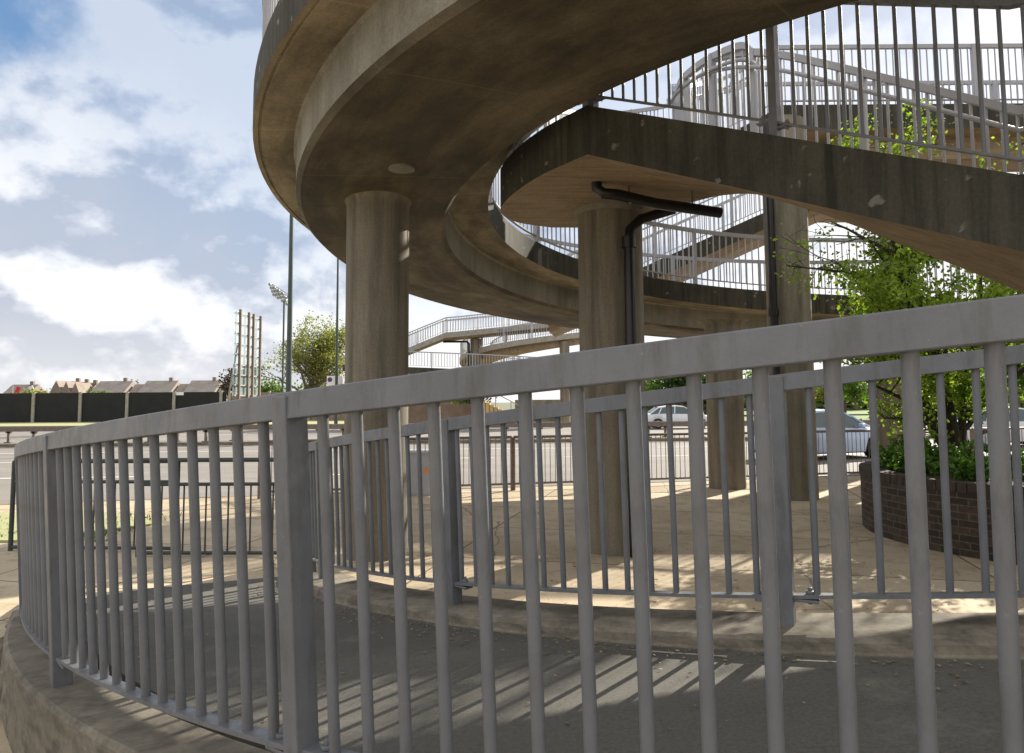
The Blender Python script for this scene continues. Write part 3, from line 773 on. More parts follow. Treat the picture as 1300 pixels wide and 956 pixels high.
def leafy_tree(name, root, label, h, leafsize, nleaf, leafm, barkm, seed, nlimbs=9, spread=1, trunk_r=.1, limb_len=1.5, levels=3, lean=(0, 0), first=.25, up=.6, clump=.18, extra=(), cat='tree', group=None, part='trunk'):
    t = thing(name, root, label, cat, group)
    mt, tw = branch_tree(root, h, spread, seed, nlimbs, trunk_r, limb_len, levels, lean, first, up)
    rnd = random.Random(seed + 5)
    for (pa, r_) in extra:
        pp = catmull(pa, 5); mt.tube(pp, [r_ * (1 - .7 * i / len(pp)) for i in range(len(pp))], 7, False)
        for p in pp[len(pp) // 3:]:
            for _ in range(3):
                q = p + Vector((rnd.gauss(0, .16), rnd.gauss(0, .16), rnd.gauss(0, .12))); mt.tube([p, q], [.006, .003], 4, False); tw.append((q, 3))
    mt.build(part, M[barkm], t, smooth=True)
    m = MB()
    for i in range(nleaf):
        p, l = tw[rnd.randrange(len(tw))]
        if name == 'small_tree' and ((p.z > 4.0 and rnd.random() < .62) or (p.z > 3.45 and p.x < 4.95 and rnd.random() < .93)): continue
        q = p + Vector((rnd.gauss(0, clump), rnd.gauss(0, clump), rnd.gauss(0, clump * .8)))
        leafquad(m, q, leafsize * rnd.uniform(.6, 1.3), rnd)
    m.build('crown', M[leafm], t)
    return t
leafy_tree('small_tree', (5.75, 9.55, .68), 'young leafy tree with several dark stems growing in the brick planter', 4.5, .062, 40000, 'leaf', 'bark', 11, nlimbs=15, spread=1.0, trunk_r=.085, limb_len=1.45, lean=(.03, .02), first=.08, up=.5, clump=.095,
    extra=[([(5.75, 9.55, .68), (5.9, 9.7, 1.6), (6.3, 9.9, 2.8), (6.5, 10.1, 4.1)], .06), ([(5.75, 9.55, .7), (5.35, 9.6, 1.5), (5.15, 9.7, 2.6), (5.22, 9.8, 3.7), (5.3, 10, 5.0)], .085),
           ([(5.5, 9.65, 2.9), (5.0, 9.7, 3.25), (4.4, 9.8, 3.35), (3.75, 9.9, 3.45)], .03), ([(5.7, 9.6, 1.0), (5.2, 9.4, 1.35), (4.7, 9.4, 1.4)], .03), ([(5.6, 9.6, 3.5), (5.3, 9.7, 4.4), (5.1, 10.0, 4.9)], .025),
           ([(5.9, 9.7, 1.4), (6.7, 9.3, 2.2), (7.4, 9.1, 2.9)], .05), ([(6.3, 9.9, 2.8), (7.0, 9.9, 4.2), (7.3, 10.2, 5.4)], .04), ([(5.6, 9.5, 1.5), (5.3, 9.0, 2.2), (5.0, 8.8, 2.7)], .03)])
# shrubs in the planter
k = 0
for i in range(30):
    a = 2 * math.pi * i / 30 * 1.0; rr = (PR - .42) if i % 2 else (PR - .8)
    if not (R(120) < a < R(330)): continue
    x, y = PX + rr * math.cos(a), PY + rr * math.sin(a)
    t = thing('shrub', (x, y, .7), None, 'shrub', 'low green shrubs packed along the planter edge')
    t['label'] = 'low green shrub among those packed along the brick planter edge'
    m = MB(); rnd = random.Random(100 + i); hh = rnd.uniform(.28, .42); st = MB()
    for j in range(34):
        b = rnd.random() * 6.28; q = Vector((x + rnd.gauss(0, .07), y + rnd.gauss(0, .07), .70)); e_ = q + Vector((rnd.gauss(0, .12), rnd.gauss(0, .12), hh * rnd.uniform(.5, 1.1)))
        st.tube([q, e_], [.004, .002], 4, False)
        for l in range(14): leafquad(m, q.lerp(e_, rnd.uniform(.25, 1.05)), rnd.uniform(.045, .085), rnd)
    st.build('stems', M['bark'], t); m.build('foliage', M['leafshrub'], t)

# ---------------------------------------------------------------- pedestrian guardrails
def guard(name, label, p0, p1, h, gap, step, mat, midtop=None, posts=2, brad=.008, fr=.024, group=None, single=False):
    p0, p1 = Vector(p0), Vector(p1); t = thing(name, (p0 + p1) / 2, label, 'guardrail', group)
    L = (p1 - p0).length
    def P(s, z): return p0.lerp(p1, s / L) + Vector((0, 0, z))
    m = MB(); m.tube([P(0, h), P(L, h)], fr, 8); m.build('top_rail', mat, t)
    if midtop: m = MB(); m.tube([P(0, midtop), P(L, midtop)], fr * .8, 8); m.build('upper_rail', mat, t)
    m = MB(); m.tube([P(0, gap), P(L, gap)], fr * .8, 8); m.build('bottom_rail', mat, t)
    for q in range(posts):
        s = L * q / (posts - 1); m = MB(); m.tube([P(s, -.02), P(s, h)], fr * 1.05, 8); m.build('post', mat, t)
    n = int(L / step); top = midtop or h; m = MB()
    for i in range(1, n):
        if single:
            b = MB(); b.tube([P(i * L / n, gap), P(i * L / n, top)], brad, 6, False); b.build('bar', mat, t)
        else: m.tube([P(i * L / n, gap), P(i * L / n, top)], brad, 6, False)
    if not single: m.build('bar_row', mat, t)
    return t
guard('guardrail', 'dark guardrail panel with wide spaced bars, leftmost beside the grass', (-5.68, 8.50, 0), (-3.75, 8.36, 0), 1.0, .04, .235, M['guard_dark'], .77, single=True, brad=.010)
guard('guardrail', 'dark guardrail panel with wide spaced bars behind the left of the nearest railing', (-4.05, 8.12, 0), (-2.1, 8.06, 0), 1.03, .04, .235, M['guard_dark'], .77, single=True, brad=.010)
gp = [(-4.4, 13.2), (-2.2, 13.7), (0.0, 14.2), (2.0, 14.7), (4.0, 15.15), (6.0, 15.6), (8.0, 16.1), (10.0, 16.5), (12, 16.9)]
names_ = ['behind the left column', 'left of the grey cabinet', 'between the left column and the landing column', 'behind the landing column', 'right of the landing column', 'behind the two far columns', 'in front of the pale blue car', 'behind the tree']
for i in range(len(gp) - 1):
    guard('roadside_guardrail', 'roadside guardrail panel with close upright bars ' + names_[i], (gp[i][0] + .02, gp[i][1] - .3, 0), (gp[i + 1][0] - .02, gp[i + 1][1] - .31, 0), .98, .12, .10, M['dark_rail'], None, brad=.007, fr=.026, group='close barred guardrail panels along the road edge')
# electric cabinet
t = thing('utility_cabinet', (-1.62, 13.25, 0), 'small grey utility cabinet with an orange label beside the guardrail', 'cabinet')
m = MB(); m.box((-1.62, 13.3, .37), (.42, .3, .74)); m.build('body', M['railfar'], t, bevel=.01)
m = MB(); m.box((-1.62, 13.3, .755), (.46, .34, .03)); m.build('lid', M['railfar'], t)
m = MB(); m.box((-1.62, 13.145, .36), (.36, .012, .62)); m.build('door', M['railfar'], t)
m = MB(); m.add([(-1.59, 13.137, .40), (-1.47, 13.137, .40), (-1.53, 13.137, .51)], [(0, 1, 2)]); m.build('warning_label', M['orange'], t)

# ---------------------------------------------------------------- central barrier
for side, yy in (('near', -.35), ('far', .35)):
    t = thing('crash_barrier', (0, 33 + yy, 0), 'brown steel box beam barrier along the middle of the road, %s run' % ('nearer' if side == 'near' else 'farther'), 'crash barrier')
    m = MB(); m.sweep([(x, resY(x) + yy, .62) for x in xs_], [(-.06, -.1), (.06, -.1), (.06, .1), (-.06, .1)]); m.build('beam', M['dark_rail'], t)
    x = -42.
    while x < 42:
        m = MB(); y = resY(x) + yy + .0
        m.box((x, y, .25), (.11, .07, .55)); m.box((x, y, .48), (.26, .07, .10)); m.box((x, y, .03), (.28, .2, .04))
        m.build('post', M['dark_rail'], t)
        x += 2.4 if side == 'near' else 2.4
        if side == 'far' and x < -39: x += .9

# ---------------------------------------------------------------- lamps, signs
def lamp(label, x, y, h, r, mat, head=True, flood=None, hd=(1, 0)):
    t = thing('lamp_column', (x, y, 0), label, 'lamp post')
    m = MB(); m.tube([(x, y, -.1), (x, y, 1.6), (x, y, 1.62), (x, y, h)], [r * 1.25, r * 1.25, r, r * .6], 14); m.build('pole', mat, t, smooth=True)
    m = MB(); m.tube([(x, y, h - .05), (x + hd[0] * .7, y + hd[1] * .7, h + .25), (x + hd[0] * 1.6, y + hd[1] * 1.6, h + .35)], r * .45, 8); m.build('arm', mat, t)
    m = MB(); m.box((x + hd[0] * 2.0, y + hd[1] * 2.0, h + .35), (.8, .3, .16)); m.build('lamp_head', M['pole_grey'], t)
    return t
lamp('thick dark green lamp post rising behind the spiral at the left', -9.95, 32.9, 12.2, .13, M['pole'], hd=(0, -1))
lamp('thin dark lamp post beside the left column', -12.7, 53.4, 13.4, .11, M['pole'], hd=(0, -1))
# floodlight cluster: far sports mast head seen beside the pole
t = thing('floodlight_mast', (-21.9, 70.5, 0), 'bank of small floodlights on a mast beside the thick lamp post', 'floodlight')
fx, fy, fz = -22.2, 70.5, 12.2
m = MB(); m.tube([(fx + .3, fy, 0), (fx + .3, fy, fz - .6)], .09, 8); m.build('mast', M['pole'], t)
m = MB()
for q in range(4): m.tube([(fx - 1.0 + q * .12, fy, fz + 1.0 - q * .34), (fx + .75 - q * .1, fy, fz - .35 - q * .1 + .2)], .035, 5)
m.tube([(fx - .9, fy, fz + .9), (fx - .5, fy, fz - .4)], .04, 5); m.tube([(fx + .3, fy, fz - .7), (fx + .75, fy, fz - .2)], .06, 5); m.build('frame', M['pole_grey'], t)
for q in range(4):
    for w in range(4):
        m = MB(); px_, pz_ = fx - .95 + q * .13 + w * .42, fz + .95 - q * .33 - w * .30
        m.tube([(px_, fy + .12, pz_), (px_ - .13, fy - .14, pz_ - .10)], [.09, .17], 10); m.build('lamp', M['pole_grey'], t, smooth=True)
for px_, lab in ((-26.9, 'left one of two slim far street lamps in front of the big tree'), (-25.7, 'right one of two slim far street lamps in front of the big tree')):
    t = thing('street_lamp', (px_, 96, 0), lab, 'street lamp', 'slim far street lamps')
    m = MB(); m.tube([(px_, 96, 0), (px_, 96, 6.3)], .1, 6); m.build('pole', M['pole_grey'], t)
    m = MB(); m.box((px_ - .35, 96, 6.35), (.9, .3, .14)); m.build('lamp_head', M['white'], t)
t = thing('road_sign', (-12.9, 54, 0), 'small white road sign with a purple dot beside the left column', 'sign')
m = MB(); m.tube([(-12.9, 54, 0), (-12.9, 54, 3.6)], .05, 8); m.build('post', M['pole_grey'], t)
m = MB(); m.box((-12.95, 53.93, 3.15), (1.15, .05, .95)); m.build('plate', M['white'], t)
m = MB(); m.tube([(-13.3, 53.90, 3.35), (-13.3, 53.885, 3.35)], .17, 16); m.build('emblem', M['purple'], t)
# sign frame seen from behind
t = thing('sign_frame', (-18.5, 50, 0), 'tall steel frame of a large road sign seen nearly edge on from behind', 'sign')
tops = [(-18.48, 50.0), (-18.50, 51.7), (-18.49, 52.6), (-18.47, 54.0)]
for (x, y) in tops:
    m = MB(); m.box((x, y, 4.0), (.16, .16, 8.1)); m.build('post', M['sign_post'], t)
for q in range(9):
    z = 2.2 + q * .70
    m = MB(); m.box((-18.60, 51.9, z), (.07, 4.9, .08)); m.build('crossbar', M['pole_grey'], t)
m = MB(); m.box((-18.70, 51.95, 5.05), (.03, 5.0, 5.8)); m.build('sheet', M['teal'], t)
m = MB(); m.tube([(-19.4, 49.8, 0), (-18.6, 49.9, 5.6)], .06, 6); m.build('brace', M['post_conc'], t)

# ---------------------------------------------------------------- far fences
FY = 69.
t = thing('black_fence', (-40, FY, 0), 'long black sheeted site fence with pale posts across the road', 'fence')
fxs = [-62.0 + 4.36 * i for i in range(9)]
xe = -26.6
for i in range(len(fxs)):
    x0 = fxs[i]; x1 = fxs[i + 1] if i + 1 < len(fxs) else xe
    m = MB(); m.box(((x0 + x1) / 2, FY, 1.40), (x1 - x0 - .12, .05, 2.72)); m.build('panel', M['black_fence'], t)
    m = MB(); m.box((x0, FY - .06, 1.42), (.26, .2, 2.8)); m.build('post', M['post_conc'], t)
m = MB(); m.box((-31.0, FY - .04, 2.62), (.75, .02, .28)); m.build('notice', M['white'], t)
t = thing('board_fence', (-18, FY, 0), 'light brown board fence continuing right of the black one', 'fence')
for i in range(6):
    x0 = xe + .2 + 3.7 * i
    m = MB(); m.box((x0 + 1.8, FY + .3, 1.36), (3.5, .06, 2.68)); m.build('panel', M['brown_fence'], t)
    m = MB(); m.box((x0, FY + .22, 1.42), (.2, .2, 2.82)); m.build('post', M['post_conc'], t)

# ---------------------------------------------------------------- houses
def house(label, x, y, w, dp, hw, hr, wallm, roofm, axis='x', chim=True, group=None, nw=3):
    t = thing('house', (x, y, 0), label, 'house', 'houses behind the fences')
    m = MB(); m.box((x, y, hw / 2), (w, dp, hw)); m.build('wall', M[wallm], t)
    m = MB(); ov = .4
    if axis == 'x':
        vs = [(x - w / 2 - ov, y - dp / 2 - ov, hw - .1), (x + w / 2 + ov, y - dp / 2 - ov, hw - .1), (x + w / 2 + ov, y + dp / 2 + ov, hw - .1), (x - w / 2 - ov, y + dp / 2 + ov, hw - .1), (x - w / 2 - ov, y, hw + hr), (x + w / 2 + ov, y, hw + hr)]
        fs = [(0, 1, 5, 4), (2, 3, 4, 5), (0, 4, 3), (1, 2, 5), (0, 3, 2, 1)]
    else:
        vs = [(x - w / 2 - ov, y - dp / 2 - ov, hw - .1), (x + w / 2 + ov, y - dp / 2 - ov, hw - .1), (x + w / 2 + ov, y + dp / 2 + ov, hw - .1), (x - w / 2 - ov, y + dp / 2 + ov, hw - .1), (x, y - dp / 2 - ov, hw + hr), (x, y + dp / 2 + ov, hw + hr)]
        fs = [(0, 1, 4), (1, 2, 5, 4), (2, 3, 5), (3, 0, 4, 5), (0, 3, 2, 1)]
    m.add(vs, fs); rf = m.build('roof', M[roofm], t)
    if axis == 'y':
        m = MB(); yy = y - dp / 2 - ov - .05; m.add([(x - w / 2 + .1, yy, hw), (x + w / 2 - .1, yy, hw), (x, yy, hw + hr - .5)], [(0, 1, 2)]); m.build('gable', M[wallm], t)
    if chim:
        m = MB(); m.box((x + w * .3, y, hw + hr + .1), (.7, .6, 1.1)); m.build('chimney', M['brickwall'], rf)
    for i in range(nw):
        wx = x + (i - (nw - 1) / 2) * w / (nw + .3)
        f_ = MB(); f_.box((wx, y - dp / 2 - .03, hw - 1.1), (1.5, .08, 1.2)); fo = f_.build('window', M['white'], t)
        f_ = MB(); f_.box((wx, y - dp / 2 - .09, hw - 1.1), (1.25, .05, .95)); f_.build('pane', M['window'], fo)
hs = [('orange roofed house at the far left end of the row', 0, 34, 'x', 'roof', 'render', 6.3), ('first of three steep gabled brick houses in the row', 72, 90, 'y', 'roof', 'brickwall', 6.9), ('middle of three steep gabled brick houses', 86, 101, 'y', 'roof', 'brickwall', 6.7), ('last of three steep gabled brick houses', 98, 112, 'y', 'roof', 'brickwall', 6.5),
      ('long brown roofed house right of the three gables', 114, 157, 'x', 'roof2', 'render', 6.9), ('small house between two long roofed ones', 160, 172, 'x', 'roof', 'brickwall', 6.2), ('long brown roofed house in the middle of the row', 175, 216, 'x', 'roof2', 'render', 6.9), ('low house left of the last long roof', 218, 231, 'x', 'roof', 'brickwall', 6.2), ('long roofed house with two skylights next to the sign frame', 233, 272, 'x', 'roof2', 'render', 6.9), ('low end house beside the bronze tree', 274, 290, 'x', 'roof2', 'brickwall', 6.2)]
for lab, a, b, axn, rf_, wl, top in hs:
    HY = 150.; x0 = (a - 650) / 937. * HY; x1 = (b - 650) / 937. * HY
    house(lab, (x0 + x1) / 2, HY + 4, x1 - x0 - .8, 8.0 if axn == 'x' else 12, (top - .35) - 2.7, 2.7, wl, rf_, axn, chim=(axn == 'y' or (b - a) > 30), nw=2 if b - a < 20 else 4)
# red sun shade at the far left
t = thing('flag', (-93.5, 140, 0), 'small red and white flags above the far left of the black fence', 'flag')
m = MB(); m.tube([(-94.5, 140, 0), (-94.5, 140, 5.4)], .06, 5); m.build('pole', M['white'], t)
m = MB(); m.box((-93.6, 140, 4.5), (.8, .05, 1.3), ax=Matrix.Rotation(R(20), 3, 'Y')); m.build('red_cloth', M['red'], t)
m = MB(); m.box((-91.0, 140, 4.6), (.9, .05, 1.3), ax=Matrix.Rotation(R(-25), 3, 'Y')); m.build('white_cloth', M['white'], t)

# ---------------------------------------------------------------- background trees
def bgtree(label, px, top, Y, hw, leafm, n, seed, ls=.5, bark='bark_grey', **k):
    x = (px - 650) / 937. * Y
    return leafy_tree('tree', (x, Y, 0), label, top * .62, ls, n, leafm, bark, seed, nlimbs=k.get('nl', 13), spread=k.get('sp', .9), trunk_r=k.get('tr', .3), limb_len=hw, levels=2 if 'lv' not in k else k['lv'], first=k.get('first', .22), up=k.get('up', .9), clump=k.get('clump', .5), group='background trees')
bgtree('large round sparse yellow green tree beyond the board fence', 386, 12.6, 82, 4.9, 'leafyellow', 12000, 31, .25, tr=.42, nl=24, lv=3, clump=.34, first=.22, up=1.0, sp=1.1)
bgtree('dark bronze leaved tree behind the sign frame', 292, 7.9, 75, 1.9, 'leafred', 2600, 32, .26, clump=.28, lv=3, first=.25, up=1.0)
bgtree('yellowish tree left of the gabled houses', 60, 5.9, 135, 2.0, 'leafyellow', 1800, 33, .5)
bgtree('dark bush at the far left beside the yellowish tree', 38, 4.2, 138, 1.6, 'leafdark', 900, 34, .5)
bgtree('bare brown tree behind the middle roofs', 182, 8.6, 175, 4.0, 'leafbare', 1800, 35, .5)
bgtree('bright green bush in front of the long roof', 127, 3.6, 120, 2.4, 'leafgreen', 1200, 36, .45)
bgtree('green bush at the foot of the big sparse tree, left side', 345, 4.4, 92, 2.6, 'leafgreen', 1300, 37, .4)
bgtree('green bush at the foot of the big sparse tree, right side', 408, 3.9, 92, 2.6, 'leafgreen', 1300, 38, .4)
bgtree('bright green bush below the far landing', 592, 3.3, 62, 1.6, 'leafgreen', 1800, 39, .22)
bgtree('green tree at the left end of the dark trees beyond the road', 832, 5.2, 78, 2.4, 'leafgreen', 2200, 40, .3)
bgtree('dense dark tree beyond the white car', 862, 5.4, 76, 2.6, 'leafdark', 3600, 41, .32)
bgtree('second dense dark tree beyond the white car', 895, 4.8, 77, 2.4, 'leafdark', 3200, 42, .32)
bgtree('light green tree between the two far columns', 962, 6.2, 80, 2.4, 'leafgreen', 2200, 43, .3)
bgtree('dark tree at the back of the green field', 1085, 6.6, 110, 3.2, 'leafgreen', 2400, 44, .4)
bgtree('light green tree at the edge of the field right of the tall column', 1050, 5.4, 120, 3.4, 'leafyellow', 1500, 45, .5)
bgtree('broad green tree behind the planter tree on the right', 1180, 7.0, 70, 3.6, 'leafgreen', 3200, 46, .4)
bgtree('green tree at the far right edge beyond the road', 1290, 7.4, 66, 3.6, 'leafgreen', 3200, 47, .4)
m = MB(); rnd = random.Random(5)
for i in range(9000):
    x = rnd.uniform(9, 150); leafquad(m, (x, 128 + rnd.gauss(0, 1.5), abs(rnd.gauss(0, 1.2)) + 1.5 * abs(math.sin(x * .21)) * rnd.random()), 1.1, rnd)
tag(m.build('hedgerow', M['leafgreen']), 'green hedgerow along the back of the field', 'hedge', kind='stuff')
# post and rail fence
t = thing('rail_fence', (22, 58, 0), 'dark wooden post and rail fence along the green field', 'fence')
for i in range(16):
    m = MB(); m.box((10 + 3.2 * i, 58, .8), (.16, .16, 1.6)); m.build('post', M['bark'], t)
for z in (.45, .85, 1.25):
    m = MB(); m.box((34, 58.06, z), (48, .05, .11)); m.build('rail', M['bark'], t)

# ---------------------------------------------------------------- cars
def car(label, x, y, rz, paintm, L=4.3, W=1.72, H=1.43):
    t = thing('parked_car' if False else 'car', (x, y, -.11), label, 'car'); t.rotation_euler = (0, 0, rz)
    def b(mb, name, mat, parent=None, smooth=False, bevel=0):
        o = mb.build(name, mat, None, smooth=smooth, bevel=bevel); o.parent = parent or t; return o
    s = L / 4.3
    top = [(-2.15, .55), (-2.13, .80), (-2.02, .92), (-1.5, .97), (-.95, .98), (-.3, .97), (.75, .95), (1.2, .92), (1.7, .84), (2.0, .74), (2.13, .60), (2.15, .42)]
    bot = [(-2.12, .30), (-1.9, .22), (2.0, .20), (2.14, .28)]
    m = MB(); xs = frange(-2.15, 2.15, 44)
    def interp(P, v):
        for (a, c), (a2, c2) in zip(P, P[1:]):
            if v <= a2: return c + (c2 - c) * (v - a) / (a2 - a + 1e-9)
        return P[-1][1]
    secs = []
    for v in xs:
        zt = interp(top, v); zb_ = interp(bot, v)
        for wc in (-1.32, 1.32):
            dd = abs(v - wc)
            if dd < .36: zb_ = max(zb_, .0 + .31 + math.sqrt(.36 ** 2 - dd * dd) - .02)
        wd = W / 2 * (1 - .22 * (abs(v) / 2.15) ** 5)
        zm = (zt + zb_) / 2 + .05
        secs.append([(v * s, -wd + .05, zb_), (v * s, -wd, zm - .1), (v * s, -wd + .01, zm + .08), (v * s, -wd + .06, zt - .05), (v * s, -wd + .2, zt), (v * s, 0, zt + .025), (v * s, wd - .2, zt), (v * s, wd - .06, zt - .05), (v * s, wd - .01, zm + .08), (v * s, wd, zm - .1), (v * s, wd - .05, zb_)])
    n = 11; m.v = [p for q in secs for p in q]
    for i in range(len(secs) - 1):
        for k in range(n): m.f.append((i * n + k, i * n + (k + 1) % n, (i + 1) * n + (k + 1) % n, (i + 1) * n + k)); m.m.append(0)
    m.f.append(tuple(range(n))); m.m.append(0); m.f.append(tuple((len(secs) - 1) * n + k for k in range(n - 1, -1, -1))); m.m.append(0)
    body = b(m, 'body', M[paintm], smooth=True)
    # greenhouse
    g_ = [(-1.75, .95), (-1.25, 1.33), (-.7, H - .02), (-.1, H), (.35, H - .05), (.62, 1.24), (1.15, .93)]
    m = MB(); secs = []
    for v, z in g_:
        w0 = W / 2 - .09; w1 = W / 2 - .09 - (z - .93) * .42
        secs.append([(v * s, -w0, .93), (v * s, -w1, z), (v * s, w1, z), (v * s, w0, .93)])
    m.v = [p for q in secs for p in q]
    for i in range(len(secs) - 1):
        for k in range(3): m.f.append((i * 4 + k, i * 4 + k + 1, (i + 1) * 4 + k + 1, (i + 1) * 4 + k)); m.m.append(0)
    b(m, 'windows', M['glass'], smooth=False)
    m = MB()   # roof skin and pillars
    rp = [(-1.25, 1.33), (-.7, H - .02), (-.1, H), (.35, H - .05), (.62, 1.24)]
    vs = []
    for v, z in rp:
        w1 = W / 2 - .09 - (z - .93) * .42 + .01
        vs += [(v * s, -w1, z + .012), (v * s, 0, z + .04), (v * s, w1, z + .012), (v * s, w1 + .015, z - .04), (v * s, -w1 - .015, z - .04)]
    for i in range(len(rp) - 1):
        for k in (0, 1, 2, 4):
            m.f.append((i * 5 + k, i * 5 + (k + 1) % 5, (i + 1) * 5 + (k + 1) % 5, (i + 1) * 5 + k)); m.m.append(0)
    m.v = vs
    for sy in (-1, 1):
        def gp_(v, z): return (v * s, sy * (W / 2 - .09 - (z - .93) * .42 + .012), z)
        for a, c in (((1.16, .93), (.60, 1.26)), ((-.28, .95), (-.22, H - .03)), ((-1.78, .94), (-1.22, 1.34)), ((-1.25, .94), (-1.02, 1.36))):
            m.tube([gp_(*a), gp_(*c)], .035, 6)
    b(m, 'roof', M[paintm], smooth=True)
    for wx in (-1.32, 1.32):
        for sy in (-1, 1):
            m = MB(); m.tube([(wx * s, sy * (W / 2 - .22), .31), (wx * s, sy * (W / 2 - .02), .31)], .31, 24); wo = b(m, 'wheel', M['tyre'], smooth=True)
            m = MB(); m.tube([(wx * s, sy * (W / 2 - .03), .31), (wx * s, sy * (W / 2 - .005), .31)], [.21, .19], 18)
            for q in range(5): m.tube([(wx * s, sy * (W / 2 - .003), .31), (wx * s + .17 * math.cos(q * 1.2566), sy * (W / 2 - .003), .31 + .17 * math.sin(q * 1.2566))], .02, 5)
            b(m, 'rim', M['rim'], wo)
    for sy in (-1, 1):
        m = MB(); m.box((2.05 * s, sy * .62, .66), (.2, .3, .14)); b(m, 'headlight', M['lampglass'], bevel=.03)
        m = MB(); m.box((-2.1 * s, sy * .66, .78), (.1, .26, .18)); b(m, 'tail_light', M['lampred'], bevel=.02)
        m = MB(); m.box((.72 * s, sy * (W / 2 + .06), .98), (.12, .18, .12)); b(m, 'wing_mirror', M[paintm], bevel=.03)
    m = MB(); m.box((2.14 * s, 0, .36), (.06, 1.0, .14)); b(m, 'grille', M['tyre'])
    m = MB(); m.box((0, 0, .24), (3.9 * s, W - .3, .14)); b(m, 'underbody', M['tyre'])
    return t
car('white saloon car on the far carriageway right of the landing column', 10.5, 47.5, 0, 'car_white', 4.4)
car('pale blue silver car on the near carriageway right of the tall column', 9.35, 22.6, R(22), 'car_silver', 4.2)
car('white car mostly hidden behind the planter tree', 18.2, 27.5, R(4), 'car_white', 4.3)

# ---------------------------------------------------------------- matching footbridge across the road
far_t = thing('far_spiral_ramp', (2.0, 62, 0), 'matching concrete spiral ramp on the far side of the road', 'footbridge ramp')
def farring(cx, cy, r0, r1, f0, f1, z0, z1, name, n=60, th=.4):
    m = MB(); vs = []
    for i in range(n):
        f = f0 + (f1 - f0) * i / (n - 1); z = z0 + (z1 - z0) * i / (n - 1); a = R(f); c_, s_ = math.cos(a), math.sin(a)
        for r, dz in ((r0, -th), (r0, 0), (r1, 0), (r1, -th), (r1 - .45, -th), (r1 - .45, -th - .42), (r0 + .45, -th - .42), (r0 + .45, -th)):
            vs.append((cx + r * c_, cy + r * s_, z + dz))
    mi = [0, 0, 0, 1, 1, 1, 1, 1]
    m.v = vs
    for i in range(n - 1):
        for k in range(8): m.f.append((i * 8 + k, i * 8 + (k + 1) % 8, (i + 1) * 8 + (k + 1) % 8, (i + 1) * 8 + k)); m.m.append(mi[k])
    m.f.append(tuple(range(7, -1, -1))); m.m.append(1); m.f.append(tuple((n - 1) * 8 + k for k in range(8))); m.m.append(1)
    m.build(name, [M['post_conc'], M['landing_soffit']], far_t, smooth=True)
    return [[(cx + r * math.cos(R(f0 + (f1 - f0) * i / (n - 1))), cy + r * math.sin(R(f0 + (f1 - f0) * i / (n - 1))), z0 + (z1 - z0) * i / (n - 1)) for i in range(n)] for r in (r0 + .08, r1 - .08)]
fa = farring(3.3, 60.5, 5.0, 7.6, 170, 330, 5.0, 7.3, 'upper_turn')
fb_ = farring(3.3, 60.5, 5.0, 7.6, 20, 170, 3.6, 5.0, 'back_turn')
fc_ = farring(1.0, 58.5, 7.4, 10.0, 195, 300, 4.35, 3.2, 'lower_turn') if False else None
for P_, lab in ((fa[0], 'inner railing of the far spiral, near half'), (fa[1], 'outer railing of the far spiral, near half'), (fb_[0], 'inner railing of the far spiral, back half'), (fb_[1], 'outer railing of the far spiral, back half')):
    make_railing(lab, P_, [i * 2.2 + .3 for i in range(9)], step=.2, single=False, mat=M['railfar'], brad=.02, seg=4, name='far_railing')
fst = thing('far_stair', (-5, 56, 0), 'far landing with stair descending left across the road', 'stair')
zf0 = 6.75
flight('flight', [(-12.6, 57.4, 3.6), (-9.9, 57.2, 5.0), (-5.3, 56.8, zf0 + .05), (-4.6, 56.8, zf0 + .1), (4.2, 57.2, zf0 + .9)], [(-12.2, 54.4, 3.6), (-9.4, 54.4, 5.0), (-4.9, 54.4, zf0 + .05), (-4.2, 54.4, zf0 + .1), (4.2, 54.4, zf0 + .9)], .4, fst, [M['post_conc'], M['post_conc'], M['landing_soffit']], .1)
def frail(lab, P, **k): make_railing(lab, P, k.pop('posts', [i * 2.3 + .3 for i in range(7)]), step=.2, single=False, mat=M['railfar'], brad=.02, seg=4, name='far_railing', **k)
frail('near railing of the far stair and landing', [(-9.4, 54.5, 5.0), (-4.9, 54.5, zf0 + .05), (-4.2, 54.5, zf0 + .1), (4.2, 54.5, zf0 + .9)], handrail=True)
frail('back railing of the far stair and landing', [(-9.8, 57.1, 5.0), (-5.3, 56.7, zf0 + .05), (4.2, 57.1, zf0 + .9)])
# lower walkway in front
lw = thing('far_walkway', (-5, 52.8, 0), 'lower far walkway with pale railing sloping down to the right', 'walkway')
flight('deck', [(-12, 54.2, 4.35), (-7.4, 54.2, 4.15), (-2.0, 54.2, 3.9), (4.5, 54.2, 3.5)], [(-12, 52.2, 4.35), (-7.4, 52.2, 4.15), (-2.0, 52.2, 3.9), (4.5, 52.2, 3.5)], .45, lw, [M['post_conc'], M['fascia'], M['landing_soffit']], 0, False)
frail('railing along the lower far walkway', [(-12, 52.3, 4.35), (-7.4, 52.3, 4.15), (-2.0, 52.3, 3.9), (4.5, 52.3, 3.5)], posts=[i * 2.9 + .5 for i in range(6)])
for (x, y, z, r, lab) in ((-2.75, 56.0, zf0 - .3, .42, 'far column under the far landing'), (3.8, 53.4, 6.0, .36, 'far column under the far spiral near side'), (6.7, 54.4, 6.2, .36, 'far column at the right of the far spiral')):
    t = thing('far_column', (x, y, 0), lab, 'column', 'columns of the far footbridge'); m = MB(); m.tube([(x, y, -.1), (x, y, z)], r, 20); m.build('shaft', M['column'], t, smooth=True)
pipe('black drainpipe on the far landing column', [[(-3.25, 55.6, 0), (-3.25, 55.6, 6.0), (-3.4, 55.6, 6.2), (-5.2, 55.4, 6.2)]], .09)
